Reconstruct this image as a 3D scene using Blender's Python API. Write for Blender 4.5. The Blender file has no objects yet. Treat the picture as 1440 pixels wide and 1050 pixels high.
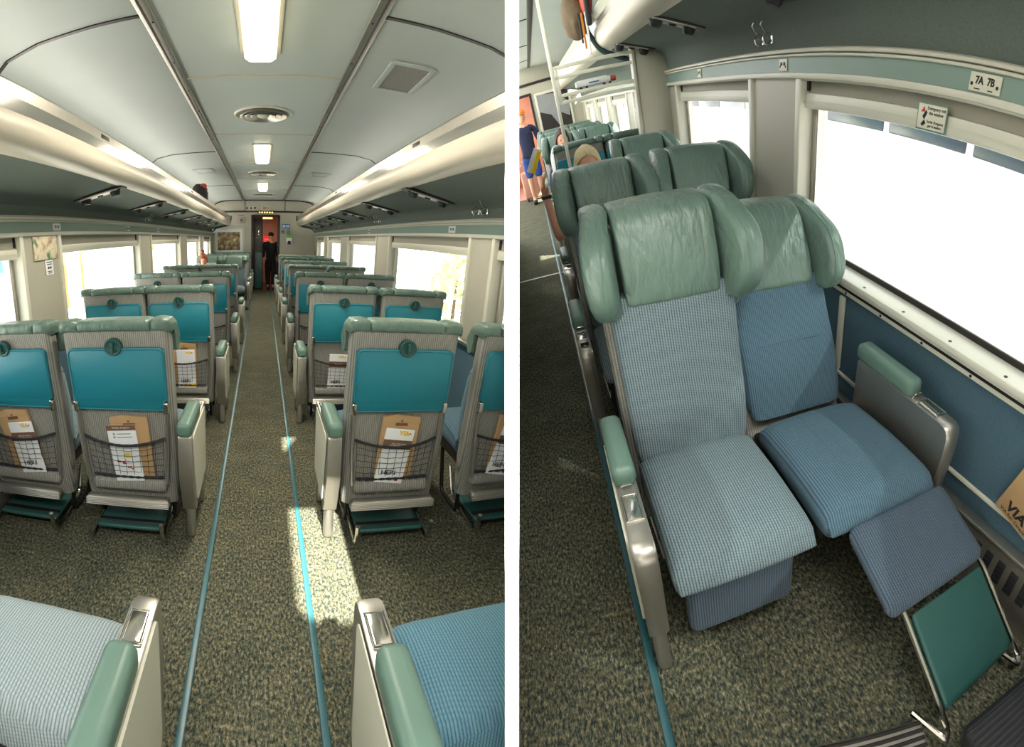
import bpy, bmesh, math, random
from mathutils import Matrix, Vector
random.seed(7)
PI = math.pi
S = bpy.context.scene
COL = S.collection

# ------------------------------------------------------------------ camera and the two carriages
FOC = 680.0                                   # pixels per radian of the cylindrical lens
RL = Matrix(((0.87033119, -0.47342318, 0.13562489), (-0.00601665, 0.26515648, 0.96418662), (-0.49243012, -0.8399777, 0.22792554)))
RR = Matrix(((0.96393158, 0.02858815, -0.26461032), (0.22102407, 0.46788772, 0.85570406), (0.14827092, -0.88332542, 0.44469308)))
EYE = Vector((0, 0, 1.45))                    # eye above the floor of the first carriage
EYE_R = Vector((0, 0, 1.65))                  # eye above the floor of the second carriage
cam_d = bpy.data.cameras.new('camera')
cam = bpy.data.objects.new('camera', cam_d)
COL.objects.link(cam)
cam.matrix_world = Matrix.Translation(EYE) @ RL.transposed().to_4x4()
cam_d.type = 'PANO'
cam_d.panorama_type = 'CENTRAL_CYLINDRICAL'
cam_d.central_cylindrical_range_u_min = -720 / FOC
cam_d.central_cylindrical_range_u_max = 720 / FOC
cam_d.central_cylindrical_range_v_min = -525 / FOC
cam_d.central_cylindrical_range_v_max = 525 / FOC
cam_d.central_cylindrical_radius = 1.0
cam_d.clip_start = 0.02
S.camera = cam
M_R = Matrix.Translation(EYE) @ (RL.transposed() @ RR).to_4x4() @ Matrix.Translation(-EYE_R)
CAR = {}                                      # root object -> 'L' / 'R' / 'W'
CUR = 'L'

# ------------------------------------------------------------------ materials
def lin(h):
    h = h.lstrip('#')
    c = [int(h[i:i + 2], 16) / 255 for i in (0, 2, 4)]
    return tuple(((x / 12.92) if x <= 0.04045 else ((x + 0.055) / 1.055) ** 2.4) for x in c) + (1,)

class NT:
    def __init__(s, name):
        s.m = bpy.data.materials.new(name); s.m.use_nodes = True
        s.n = s.m.node_tree.nodes; s.l = s.m.node_tree.links
        s.b = s.n['Principled BSDF']; s.o = s.n['Material Output']
    def new(s, t, **k):
        x = s.n.new(t)
        for a, v in k.items():
            if a.startswith('i_'):
                x.inputs[a[2:].replace('_', ' ')].default_value = v
            else: setattr(x, a, v)
        return x
    def link(s, a, b): s.l.new(a, b)
    def co(s): return s.new('ShaderNodeTexCoord').outputs['Object']
    def math(s, op, a, b=None):
        x = s.new('ShaderNodeMath', operation=op)
        for i, v in enumerate((a, b)):
            if v is None: continue
            if isinstance(v, (int, float)): x.inputs[i].default_value = v
            else: s.link(v, x.inputs[i])
        return x.outputs[0]
    def mix(s, f, a, b):
        x = s.new('ShaderNodeMix', data_type='RGBA')
        s.link(f, x.inputs[0])
        for i, v in ((6, a), (7, b)):
            if isinstance(v, tuple): x.inputs[i].default_value = v
            else: s.link(v, x.inputs[i])
        return x.outputs[2]
    def bump(s, h, st, d=0.002):
        x = s.new('ShaderNodeBump'); x.inputs['Strength'].default_value = st; x.inputs['Distance'].default_value = d
        s.link(h, x.inputs['Height']); s.link(x.outputs[0], s.b.inputs['Normal'])
    def noise(s, sc, det=3, co=None):
        x = s.new('ShaderNodeTexNoise'); x.inputs['Scale'].default_value = sc; x.inputs['Detail'].default_value = det
        s.link(co if co else s.co(), x.inputs['Vector']); return x.outputs['Fac']

def plain(name, hx, rough=0.5, metal=0.0, nsc=0, namt=0.12, bump=0, bsc=60, spec=0.5, coat=0):
    t = NT(name); c = lin(hx)
    t.b.inputs['Roughness'].default_value = rough; t.b.inputs['Metallic'].default_value = metal
    t.b.inputs['Specular IOR Level'].default_value = spec; t.b.inputs['Coat Weight'].default_value = coat
    n = t.noise(nsc or 9, 4)
    d = tuple(x * (1 - namt * 1.6) for x in c[:3]) + (1,); u = tuple(min(1, x * (1 + namt)) for x in c[:3]) + (1,)
    t.link(t.mix(n, d, u), t.b.inputs['Base Color'])
    if bump: t.bump(t.noise(bsc, 4), bump)
    return t.m

def ribbed(name, h1, h2, pitch=0.0085, axis=0, dash=0.011, bump=0.5):
    """corduroy-like woven upholstery: ribs across x, broken into short dashes"""
    t = NT(name); sx = t.new('ShaderNodeSeparateXYZ'); t.link(t.co(), sx.inputs[0])
    x, y, z = sx.outputs
    if axis == 2: x, z = z, x
    yz = t.math('SUBTRACT', y, z)
    col = t.math('FLOOR', t.math('DIVIDE', x, pitch))
    a = t.math('ABSOLUTE', t.math('SINE', t.math('MULTIPLY', x, PI / pitch)))
    ph = t.math('MULTIPLY', col, PI * 0.5)
    b = t.math('SINE', t.math('ADD', t.math('MULTIPLY', yz, 2 * PI / dash), ph))
    b2 = t.math('ADD', t.math('MULTIPLY', b, 0.11), 0.80)
    h = t.math('MULTIPLY', t.math('POWER', a, 0.7), b2)
    nz = t.math('MULTIPLY', t.math('SUBTRACT', t.noise(240, 2), 0.5), 0.5)
    f = t.math('ADD', h, nz)
    t.link(t.mix(f, lin(h1), lin(h2)), t.b.inputs['Base Color'])
    t.b.inputs['Roughness'].default_value = 0.85; t.b.inputs['Specular IOR Level'].default_value = 0.2
    t.b.inputs['Sheen Weight'].default_value = 0.05
    t.bump(h, bump, 0.004)
    return t.m

def leather(name, hx, crease=0.35):
    t = NT(name); c = lin(hx); n = t.noise(7, 5)
    t.link(t.mix(n, tuple(x * 0.72 for x in c[:3]) + (1,), tuple(min(1, x * 1.2) for x in c[:3]) + (1,)), t.b.inputs['Base Color'])
    t.b.inputs['Roughness'].default_value = 0.36
    mp = t.new('ShaderNodeMapping'); t.link(t.co(), mp.inputs[0]); mp.inputs['Scale'].default_value = (17, 8, 5)
    mp.inputs['Rotation'].default_value = (0.2, 0.3, 0.5)
    w = t.noise(1.0, 3.5, mp.outputs[0])
    r = t.new('ShaderNodeMath', operation='ABSOLUTE'); t.link(t.math('SUBTRACT', w, 0.5), r.inputs[0])
    cr = t.math('MINIMUM', t.math('MULTIPLY', r.outputs[0], 9.0), 1.0)
    g = t.math('MULTIPLY', t.noise(260, 3), 0.16)
    t.bump(t.math('ADD', cr, g), crease, 0.008)
    return t.m

def carpet(name):
    t = NT(name); sx = t.new('ShaderNodeSeparateXYZ'); t.link(t.co(), sx.inputs[0])
    mp = t.new('ShaderNodeMapping'); t.link(t.co(), mp.inputs[0]); mp.inputs['Scale'].default_value = (105, 50, 60)
    n1 = t.noise(1.0, 2, mp.outputs[0])
    mq = t.new('ShaderNodeMapping'); t.link(t.co(), mq.inputs[0]); mq.inputs['Scale'].default_value = (230, 110, 200)
    n2 = t.noise(1.0, 2, mq.outputs[0])
    n3 = t.noise(6, 3)
    r = t.new('ShaderNodeValToRGB'); e = r.color_ramp.elements
    e[0].position = 0.32; e[0].color = lin('#161f20'); e[1].position = 0.68; e[1].color = lin('#a0957a')
    q = e.new(0.44); q.color = lin('#39423b'); q = e.new(0.55); q.color = lin('#696651')
    f = t.math('ADD', t.math('MULTIPLY', n1, 0.55), t.math('ADD', t.math('MULTIPLY', n2, 0.36), t.math('MULTIPLY', n3, 0.09)))
    t.link(f, r.inputs[0]); t.link(r.outputs[0], t.b.inputs['Base Color'])
    t.b.inputs['Roughness'].default_value = 0.95; t.b.inputs['Specular IOR Level'].default_value = 0.1
    t.bump(t.math('ADD', n1, n2), 0.7, 0.006)
    return t.m

def glass(name, tint, refl=0.06):
    t = NT(name); t.n.remove(t.b)
    tr = t.new('ShaderNodeBsdfTransparent'); tr.inputs[0].default_value = tint + (1,)
    gl = t.new('ShaderNodeBsdfGlossy'); gl.inputs['Roughness'].default_value = 0.02
    mx = t.new('ShaderNodeMixShader'); mx.inputs[0].default_value = refl
    n = t.noise(2, 2); mm = t.math('MULTIPLY', n, refl * 2); t.link(mm, mx.inputs[0])
    t.link(tr.outputs[0], mx.inputs[1]); t.link(gl.outputs[0], mx.inputs[2]); t.link(mx.outputs[0], t.o.inputs[0])
    return t.m

def glow(name, hx, st):
    t = NT(name); t.n.remove(t.b)
    e = t.new('ShaderNodeEmission'); e.inputs[0].default_value = lin(hx); e.inputs[1].default_value = st
    n = t.noise(5, 2); c = t.mix(n, tuple(x * 0.92 for x in lin(hx)[:3]) + (1,), lin(hx)); t.link(c, e.inputs[0])
    t.link(e.outputs[0], t.o.inputs[0]); return t.m

MT = dict(
    seat=ribbed('seat_fabric', '#2b3e4e', '#86979a'),
    seat_shaded=ribbed('seat_fabric_shaded', '#2a4458', '#637e8c'),  # the seat fabric again, with shade put into its colour
    shell=ribbed('shell_fabric', '#55585a', '#a9a69b', pitch=0.0095),
    legfab=ribbed('leg_rest_fabric', '#2a3746', '#5a6a78'),
    seat_lit=ribbed('seat_fabric_lit', '#586c7a', '#b0bcbb'), seat_bright=ribbed('seat_fabric_bright', '#2e5c76', '#7199a6'),  # seat fabric again: light put into the first colour, second copy bluer
    blind=plain('roller_blind', '#918e82', 0.7, nsc=3, namt=0.05),
    leather=leather('green_leather', '#60776c'),
    pad=plain('arm_pad_vinyl', '#607c70', 0.42, bump=0.08, bsc=220, namt=0.06),
    tray=plain('tray_plastic', '#1d7888', 0.38, nsc=3, namt=0.06, bump=0.03, bsc=400),
    teal=plain('teal_vinyl', '#2a5450', 0.45, bump=0.1, bsc=160),
    alu=plain('brushed_aluminium', '#b9b5ac', 0.36, 0.9, nsc=30, namt=0.06),
    chrome=plain('polished_steel', '#d8d6d0', 0.16, 1.0, nsc=12, namt=0.05),
    dark=plain('dark_rubber', '#1b1d20', 0.6, bump=0.1),
    darkm=plain('dark_metal', '#3a3634', 0.4, 0.7),
    cream=plain('cream_laminate', '#aeab9c', 0.45, nsc=2, namt=0.03),
    sidepan=plain('ivory_panel', '#d5d4c2', 0.4, nsc=3, namt=0.04),
    mould=plain('pale_moulding', '#cfcebf', 0.35, nsc=3, namt=0.03),
    belt=plain('sage_band', '#7d948b', 0.4, nsc=3, namt=0.04),
    felt=plain('teal_wall_felt', '#69726c', 0.95, nsc=170, namt=0.22, bump=0.25, bsc=300, spec=0.1),
    lower=plain('blue_wall_felt', '#4f6a78', 0.95, nsc=170, namt=0.2, bump=0.25, bsc=300, spec=0.1),
    valance=plain('rack_valance', '#c2bbab', 0.42, 0.1, nsc=3, namt=0.04),
    ceil=plain('ceiling_laminate', '#b7c0bc', 0.5, nsc=2, namt=0.04, spec=0.3),
    strip=plain('aisle_strip_teal', '#2b5c64', 0.35, nsc=10, namt=0.08),
    carpet=carpet('woven_carpet'),
    white=plain('white_paint', '#f4f4f1', 0.6, nsc=3, namt=0.02),
    paper=plain('white_card', '#eceef0', 0.6, nsc=4, namt=0.03),
    kraft=plain('kraft_paper', '#b8966b', 0.8, nsc=14, namt=0.1, bump=0.2, bsc=40),
    brown=plain('brown_print', '#75543f', 0.7), ink=plain('black_print', '#1c1c1e', 0.7), red=plain('red_print', '#c4202a', 0.6),
    yellow=plain('yellow_print', '#f2c313', 0.6), blue=plain('blue_print', '#2f6fae', 0.6), greenp=plain('green_print', '#6fae3f', 0.6),
    greyp=plain('grey_print', '#8b8f90', 0.6),
    cord=plain('net_cord', '#23262d', 0.8, nsc=90, namt=0.4),
    glassL=glass('window_glass', (0.96, 0.98, 0.97)),
    glassR=glass('tinted_window_glass', (0.95, 0.97, 0.97)),
    lampL=glow('lamp_diffuser', '#fff0c8', 4.5), lampW=glow('amber_strip', '#ffd070', 3.0), redlight=glow('red_backlit_sign', '#ff2c22', 0.9),
    black=plain('black_cloth', '#16171c', 0.9, bump=0.2), skin=plain('skin', '#d9a083', 0.5, nsc=20, namt=0.06),
    hair_red=plain('auburn_hair', '#8f4a26', 0.6, nsc=60, namt=0.3, bump=0.5, bsc=90), hair_blond=plain('blond_hair', '#d9c49a', 0.6, nsc=60, namt=0.2, bump=0.5, bsc=90),
    hair_dark=plain('dark_hair', '#3a2620', 0.6, nsc=60, namt=0.3, bump=0.5, bsc=90), grey_cloth=plain('grey_cloth', '#9fa7b4', 0.9, bump=0.2),
    bluecloth=plain('blue_cloth', '#2d4c8e', 0.9, bump=0.2), navy=plain('navy_cloth', '#232a48', 0.9, nsc=60, namt=0.6), orange=plain('orange_cloth', '#d98327', 0.8),
    rust=plain('vestibule_wall', '#b98570', 0.6), redbag=plain('red_nylon', '#b8402a', 0.6, nsc=20, namt=0.3, bump=0.3), blackbag=plain('black_nylon', '#1d1b20', 0.7, bump=0.3),
    brownbag=plain('brown_cloth', '#6b5a45', 0.9, nsc=15, namt=0.3, bump=0.4), gravel=plain('pale_ground', '#e9e6df', 0.9, nsc=4, namt=0.08),
    steelw=plain('pale_train_side', '#eef0f2', 0.5, nsc=1, namt=0.03), darkglass=plain('dark_window_band', '#3a4650', 0.2, nsc=1.5, namt=0.4),
    orangep=plain('orange_paint', '#e08b2a', 0.5), greenarch=plain('dark_green_trim', '#1f3d3c', 0.4), grille=plain('grey_mesh', '#8d8983', 0.6, nsc=300, namt=0.5),
    sunshade=glass('frosted_sunshade', (0.2, 0.21, 0.21), 0.02),
    art=None,
)
def art_mat(name, cols, sc):
    t = NT(name); r = t.new('ShaderNodeValToRGB'); e = r.color_ramp.elements
    e[0].position = 0.3; e[0].color = lin(cols[0]); e[1].position = 0.7; e[1].color = lin(cols[-1])
    for i, c in enumerate(cols[1:-1]): q = e.new(0.3 + 0.4 * (i + 1) / (len(cols) - 1)); q.color = lin(c)
    t.link(t.noise(sc, 6), r.inputs[0]); t.link(r.outputs[0], t.b.inputs['Base Color']); t.b.inputs['Roughness'].default_value = 0.5
    return t.m
MT['art'] = art_mat('landscape_print', ['#332a22', '#6d5a3d', '#a8925f', '#d8d0b4'], 9)
MT['art2'] = art_mat('photo_print', ['#8c2f2a', '#d8c8a8', '#e8dcc0', '#3f7a4a'], 11)

# ------------------------------------------------------------------ geometry collector
class G:
    def __init__(s): s.v = []; s.f = []; s.mi = []; s.cur = 0
    def add(s, vs, fs, fn=None):
        o = len(s.v)
        s.v += [fn(*p) if fn else tuple(p) for p in vs]
        for f in fs: s.f.append(tuple(i + o for i in f)); s.mi.append(s.cur)
        return s
    def box(s, x0, x1, y0, y1, z0, z1, fn=None):
        vs = [(x, y, z) for z in (z0, z1) for y in (y0, y1) for x in (x0, x1)]
        return s.add(vs, [(0, 2, 3, 1), (4, 5, 7, 6), (0, 1, 5, 4), (2, 6, 7, 3), (0, 4, 6, 2), (1, 3, 7, 5)], fn)
    def loft(s, rings, fn=None, cap=True, closed=True):
        n = len(rings[0]); vs = [p for r in rings for p in r]; fs = []
        for k in range(len(rings) - 1):
            for i in range(n if closed else n - 1):
                j = (i + 1) % n
                fs.append((k * n + i, k * n + j, (k + 1) * n + j, (k + 1) * n + i))
        if cap: fs.append(tuple(reversed(range(n)))); fs.append(tuple((len(rings) - 1) * n + i for i in range(n)))
        return s.add(vs, fs, fn)
    def rbox(s, x0, x1, y0, y1, z0, z1, r=0.01, n=3, fn=None, cn=3):
        """box with every edge rounded"""
        r = min(r, (x1 - x0) / 2 - 1e-4, (y1 - y0) / 2 - 1e-4, (z1 - z0) / 2 - 1e-4)
        lev = []
        for k in range(n + 1):
            a = PI / 2 * k / n; lev.append((z0 + r * (1 - math.sin(a)), r * (1 - math.cos(a))))
        lev = list(reversed(lev)) ; lev = [(z, i) for z, i in lev]
        lo = sorted([(z0 + r * (1 - math.cos(PI / 2 * k / n)), r * (1 - math.sin(PI / 2 * k / n))) for k in range(n + 1)])
        hi = [(z1 - (z - z0), i) for z, i in reversed(lo)]
        rings = [rrect(x0 + i, x1 - i, y0 + i, y1 - i, max(r - i, 1e-4), z, cn) for z, i in lo + hi]
        return s.loft(rings, fn)
    def tube(s, pts, r, n=8, fn=None, cap=True):
        pts = [Vector(p) for p in pts]; rings = []; up = None
        for i, p in enumerate(pts):
            a = pts[max(0, i - 1)]; b = pts[min(len(pts) - 1, i + 1)]; d = (b - a).normalized()
            if up is None: up = d.orthogonal().normalized()
            up = (up - d * up.dot(d)).normalized(); q = d.cross(up)
            rr = r[i] if isinstance(r, (list, tuple)) else r
            rings.append([tuple(p + (up * math.cos(2 * PI * k / n) + q * math.sin(2 * PI * k / n)) * rr) for k in range(n)])
        return s.loft(rings, fn, cap)
    def lathe(s, prof, c, axis='z', n=24, fn=None):
        rings = []
        for r, h in prof:
            ring = []
            for k in range(n):
                a = 2 * PI * k / n; u, w = r * math.cos(a), r * math.sin(a)
                ring.append({'z': (c[0] + u, c[1] + w, c[2] + h), 'y': (c[0] + w, c[1] + h, c[2] + u), 'x': (c[0] + h, c[1] + u, c[2] + w)}[axis])
            rings.append(ring)
        return s.loft(rings, fn)
    def prism(s, prof, a0, a1, axis='x', fn=None):
        mk = {'x': lambda p, a: (a, p[0], p[1]), 'y': lambda p, a: (p[0], a, p[1]), 'z': lambda p, a: (p[0], p[1], a)}[axis]
        return s.loft([[mk(p, a0) for p in prof], [mk(p, a1) for p in prof]], fn)
    def sheet(s, prof, a0, a1, axis='y', th=0.004, segs=1):
        """open profile (x,z) swept along y and given thickness"""
        n = len(prof); off = []
        for i in range(n):
            a = prof[max(0, i - 1)]; b = prof[min(n - 1, i + 1)]; d = Vector((b[0] - a[0], b[1] - a[1])).normalized()
            off.append((prof[i][0] - d.y * th, prof[i][1] + d.x * th))
        ring = list(prof) + list(reversed(off))
        return s.loft([[(p[0], a0 + (a1 - a0) * k / segs, p[1]) for p in ring] for k in range(segs + 1)])
    def ell(s, c, rx, ry, rz, n=16, m=10, e=2.0, fn=None):
        rings = []
        for k in range(m + 1):
            a = -PI / 2 + PI * k / m; ca, sa = max(math.cos(a), 1e-3), math.sin(a)
            rings.append([(c[0] + rx * ca * sg(math.cos(2 * PI * i / n), 2 / e), c[1] + ry * ca * sg(math.sin(2 * PI * i / n), 2 / e), c[2] + rz * sa) for i in range(n)])
        return s.loft(rings, fn)
    def obj(s, name, mat, parent=None, ang=38, mats=None):
        me = bpy.data.meshes.new(name); me.from_pydata(s.v, [], s.f)
        for m in (mats or [mat]): me.materials.append(m)
        if mats: me.polygons.foreach_set('material_index', s.mi)
        bm = bmesh.new(); bm.from_mesh(me); bmesh.ops.recalc_face_normals(bm, faces=bm.faces[:]); bm.to_mesh(me); bm.free()
        me.polygons.foreach_set('use_smooth', [True] * len(me.polygons)); me.set_sharp_from_angle(angle=math.radians(ang)); me.update()
        o = bpy.data.objects.new(name, me); COL.objects.link(o)
        if parent: o.parent = parent
        else: CAR[o] = CUR
        return o

def sg(v, p): return math.copysign(abs(v) ** p, v)
def rrect(x0, x1, y0, y1, r, z, n=3):
    out = []
    for cx, cy, a0 in ((x1 - r, y1 - r, 0), (x0 + r, y1 - r, 90), (x0 + r, y0 + r, 180), (x1 - r, y0 + r, 270)):
        for k in range(n + 1):
            a = math.radians(a0 + 90 * k / n); out.append((cx + r * math.cos(a), cy + r * math.sin(a), z))
    return out
def rpoly(pts, r, n=4):
    """round the corners of a 2-D polygon"""
    out = []; N = len(pts)
    for i in range(N):
        p = Vector(pts[i]); a = Vector(pts[i - 1]); b = Vector(pts[(i + 1) % N])
        rr = r[i] if isinstance(r, (list, tuple)) else r
        da, db = (a - p), (b - p); d = min(rr, da.length * .45, db.length * .45)
        p0, p1 = p + da.normalized() * d, p + db.normalized() * d
        for k in range(n + 1):
            t = k / n; out.append(tuple((1 - t) ** 2 * p0 + 2 * t * (1 - t) * p + t * t * p1))
    return out
def fillet(pts, r=0.03, n=5):
    pts = [Vector(p) for p in pts]; out = [pts[0]]
    for i in range(1, len(pts) - 1):
        p, a, b = pts[i], pts[i - 1], pts[i + 1]
        d = min(r, (a - p).length * .48, (b - p).length * .48); p0 = p + (a - p).normalized() * d; p1 = p + (b - p).normalized() * d
        for k in range(n + 1):
            t = k / n; out.append((1 - t) ** 2 * p0 + 2 * t * (1 - t) * p + t * t * p1)
    return out + [pts[-1]]

def tag(o, label, cat, group=None, kind=None):
    if label: o['label'] = label
    if cat: o['category'] = cat
    if group: o['group'] = group
    if kind: o['kind'] = kind
    return o
def thing(name, label, cat, loc=(0, 0, 0), rz=0, group=None):
    o = bpy.data.objects.new(name, None); COL.objects.link(o); o.empty_display_size = 0.05
    o.location = loc; o.rotation_euler = (0, 0, rz); CAR[o] = CUR
    return tag(o, label, cat, group)
def struct(name, g, mat, parent=None, mats=None, label=None):
    o = g.obj(name, mat, parent, mats=mats)
    if not parent: o['kind'] = 'structure'
    if label: o['label'] = label
    return o
def dup(root, loc, rz, label=None, group=None):
    r = root.copy(); COL.objects.link(r); r.location = loc; r.rotation_euler = (0, 0, rz); CAR[r] = CUR
    if label: r['label'] = label
    if group: r['group'] = group
    for ch in list(root.children):
        c = ch.copy(); COL.objects.link(c); c.parent = r
        for g in ch.children:
            d = g.copy(); COL.objects.link(d); d.parent = c
    return r
FONT = None
def text_mesh(body, size, mtx, th=0.0006, bold=0.0, align='CENTER'):
    """letters as mesh data: returns (verts, faces)"""
    cu = bpy.data.curves.new('letters', 'FONT'); cu.body = body; cu.size = size; cu.extrude = th; cu.offset = bold
    cu.align_x = align; cu.align_y = 'CENTER'; cu.resolution_u = 2
    ob = bpy.data.objects.new('letters', cu); COL.objects.link(ob)
    dg = bpy.context.evaluated_depsgraph_get(); me = bpy.data.meshes.new_from_object(ob.evaluated_get(dg))
    vs = [tuple(mtx @ v.co) for v in me.vertices]; fs = [tuple(p.vertices) for p in me.polygons]
    bpy.data.objects.remove(ob); bpy.data.curves.remove(cu); bpy.data.meshes.remove(me)
    return vs, fs
def letters(name, body, size, mtx, mat, parent, bold=0.0):
    g = G(); g.add(*text_mesh(body, size, mtx, bold=bold)); return g.obj(name, mat, parent)
def TM(x, y, z, rx=PI / 2, ry=0, rz=0):
    return Matrix.Translation((x, y, z)) @ Matrix.Rotation(rz, 4, 'Z') @ Matrix.Rotation(ry, 4, 'Y') @ Matrix.Rotation(rx, 4, 'X')

#%%SEAT
# ------------------------------------------------------------------ train seat (faces +y, base at floor, rear face at y = 0)
def make_seat(label, W=.52, zt=1.13, zb=.17, rec=.12, zc=.50, dc=.55, zh=.86, arm=None, arm_len=.42, pad=(-.15, .2), arm_h=.62,
              rear=True, front=True, deployed=False, seatmat='seat', group=None, stowed=True, back=True, leg_rest=False, arm_panel=True, wf=.285, wl=0.0, stitch=False):
    t = thing('train_seat', label, 'seat', group=group)
    yr = lambda z: -rec * (z - zb) / (zt - zb)
    lean = lambda x, y, z: (x, y + yr(z), z)
    h = W / 2
    # cushion
    g = G(); rings = []; th = .13
    N = 14
    for k in range(N + 1):
        y = .12 + (dc - .12) * k / N
        e = max(0.0, (y - (dc - .075)) / .075); b = max(0.0, ((.12 + .03) - y) / .03)
        sh = 1 - math.sqrt(max(0, 1 - e * e)); sb = 1 - math.sqrt(max(0, 1 - b * b))
        top = zc - .012 + .02 * math.sin(PI * min(1, (y - .12) / (dc - .12) * 1.1) * .9) - .07 * sh - .02 * sb
        bot = zc - th - .012 + .055 * sh
        hw = h - .02 + .008 * (y / dc) - .012 * sh
        ring = []
        for q in range(28):
            a = 2 * PI * q / 28; cx, cz = math.cos(a), math.sin(a)
            px = hw * sg(cx, .32); pz = (top + bot) / 2 + (top - bot) / 2 * sg(cz, .55)
            if cz > 0: pz += .012 * (1 - (px / hw) ** 2)
            ring.append((px, y, pz))
        rings.append(ring)
    g.loft(rings); cu = g.obj('seat_cushion', MT[seatmat], t, 50)
    # base frame under the cushion
    g = G(); g.rbox(-h + .03, h - .03, .03, dc - .1, zc - th - .06, zc - th + .005, .012); g.obj('seat_frame', MT['darkm'], t)
    g = G()
    for sx in (-1, 1):
        g = G(); g.tube(fillet([(sx * (h - .05), .06, zc - th - .03), (sx * (h - .06), .10, .02), (sx * (h - .06), .34, .02), (sx * (h - .06), .4, zc - th - .03)], .04), .012, 8)
        g.obj('base_frame', MT['darkm'], t)
    if leg_rest:
        if not deployed:
            g = G(); g.rbox(-.18, .18, dc - .135, dc - .07, .14, zc - .07, .028, 4, fn=lambda x, y, z: (x, y + .05 * (z - .3), z)); g.obj('leg_rest', MT['legfab'], t)
        else:
            f = lambda x, y, z: (x - .04, dc + .0 + y * .92, zc - .055 + z - y * .42)
            g = G(); g.rbox(-.2, .2, 0, .27, -.06, .0, .026, 4, fn=f); g.obj('leg_rest', MT['legfab'], t)
            def ff(x, y, z): return (x - .08, dc + .25 + y * .88, zc - .25 + z - y * .80)
            g = G(); g.rbox(-.155, .155, .0, .24, -.02, .012, .012, 3, fn=ff); fp = g.obj('foot_rest', MT['teal'], t)
            for sx in (-1, 1):
                g = G(); p0 = Vector((sx * .165 - .06, dc + .17, zc - .17)); q1 = Vector(ff(sx * .17, .0, -.005)); q2 = Vector(ff(sx * .17, .275, -.005))
                g.tube(fillet([p0, q1, q2, q2 + Vector((.02, .02, -.012)), q2 + Vector((.07, -.09, .03))], .025), .0095, 8); g.obj('foot_rest_rail', MT['chrome'], fp)
    if back:
        # front upholstery of the backrest
        if front:
            g = G(); rings = []
            for k in range(13):
                z = zc - .06 + (zh + .03 - zc + .06) * k / 12
                e = abs(k - 6) / 6; w = h - .022 - .012 * max(0, e - .8) * 5
                lum = .022 * math.exp(-((z - zc - .14) / .12) ** 2)
                ring = []
                for q in range(24):
                    a = 2 * PI * q / 24; px = w * sg(math.cos(a), .3); py = .135 + lum + .045 * sg(math.sin(a), .5)
                    ring.append((px, py, z))
                rings.append(ring)
            g.loft(rings, lean); bk = g.obj('backrest', MT[seatmat], t, 50)
            zs = zc + (zh - zc) * .52; ys = .1795 + .022 * math.exp(-((zs - zc - .14) / .12) ** 2)
            g = G(); g.tube([lean(x, ys, zs) for x in [-.6 * h + 1.2 * h * k / 8 for k in range(9)]], .0035, 6); g.obj('lumbar_seam', MT[seatmat], bk)
        # rear shell
        g = G(); rings = []
        top = zt - .05
        for k in range(9):
            z = zb + (top - zb) * k / 8; w = h - .002 - .02 * max(0, 1 - (z - zb) / .25)
            rings.append(rrect(-w, w, 0, .105, .035, z, 4))
        g.loft(rings, lean); g.obj('back_shell', MT['shell'], t, 60)
        # headrest: centre pad and two wings
        hx = h * .66
        prof = rpoly([(-.012, zt - .052), (-.012, zt), (.16, zt), (.205, zh + .10), (.185, zh - .01), (.115, zh - .01), (.105, zt - .052)], [.02, .045, .06, .05, .03, .01, .01], 5)
        g = G(); rr = []
        for x, sc in ((-hx, .94), (-hx + .006, .985), (-hx + .02, 1), (0, 1.015), (hx - .02, 1), (hx - .006, .985), (hx, .94)):
            cy, cz = .1, (zt + zh) / 2
            rr.append([(x, cy + (p[0] - cy) * sc, cz + (p[1] - cz) * sc) for p in prof])
        g.loft(rr, lean); hd = g.obj('headrest', MT['leather'], t, 60)
        for sx in (-1, 1):
            profw = rpoly([(-.01, zt - .052), (-.01, zt + .004), (.13, zt + .006), (wf, zh + .20), (wf, zh + .05 + wl), (.5 * (wf + .115), zh - .035 + wl), (.115, zh - .02 + wl), (.105, zt - .052)], [.02, .05, .09, .08, .08, .05, .01, .01], 6)
            g = G(); rr = []
            for x, sc in ((hx + .001, .90), (hx + .012, .97), (hx + .03, 1.0), ((hx + h) / 2 + .012, 1.0), (h - .004, .975), (h + .006, .90)):
                cy, cz = .11, (zt + zh) / 2
                bul = .02 * (x - hx) / (h - hx)
                rr.append([(sx * (x + (.035 * (p[0] - .11) / .17 if p[0] > .11 else 0)), cy + (p[0] - cy) * sc, cz + (p[1] - cz) * sc) for p in profw])
            g.loft(rr, lean); wg = g.obj('headrest_wing', MT['leather'], hd, 60)
            if stitch:
                i0, i1 = len(profw) // 8 * 2, len(profw) // 8 * 6 + 4
                g = G(); g.tube([lean(*(Vector(p) + Vector((-sx * .0005, .0008, 0)))) for p in rr[2][i0:i1]], .0016, 6); g.obj('stitching', MT['pad'], wg)
        if rear:
            # fold-away table on the back, its catch, rails, pocket net
            k1 = zt - .125; k0 = zt - .435; tw = .218
            prof = rpoly([(-tw, k0), (-tw, k0 + .045), (-tw - .012, k0 + .055), (-tw - .012, k1), (tw + .012, k1), (tw + .012, k0 + .055), (tw, k0 + .045), (tw, k0)], [.008, .006, .006, .03, .03, .006, .006, .008], 4)
            def slab(g, pr, y0, y1, ins):
                cz = (k0 + k1) / 2
                ri = [(p[0] * (1 - ins / .23), cz + (p[1] - cz) * (1 - ins / .15)) for p in pr]
                g.loft([[(p[0], y1, p[1]) for p in pr], [(p[0], y0 + .004, p[1]) for p in pr], [(p[0], y0, p[1]) for p in ri]], lean)
            g = G(); slab(g, prof, -.026, -.002, .005); tr = g.obj('tray_table', MT['tray'], t)
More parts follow.
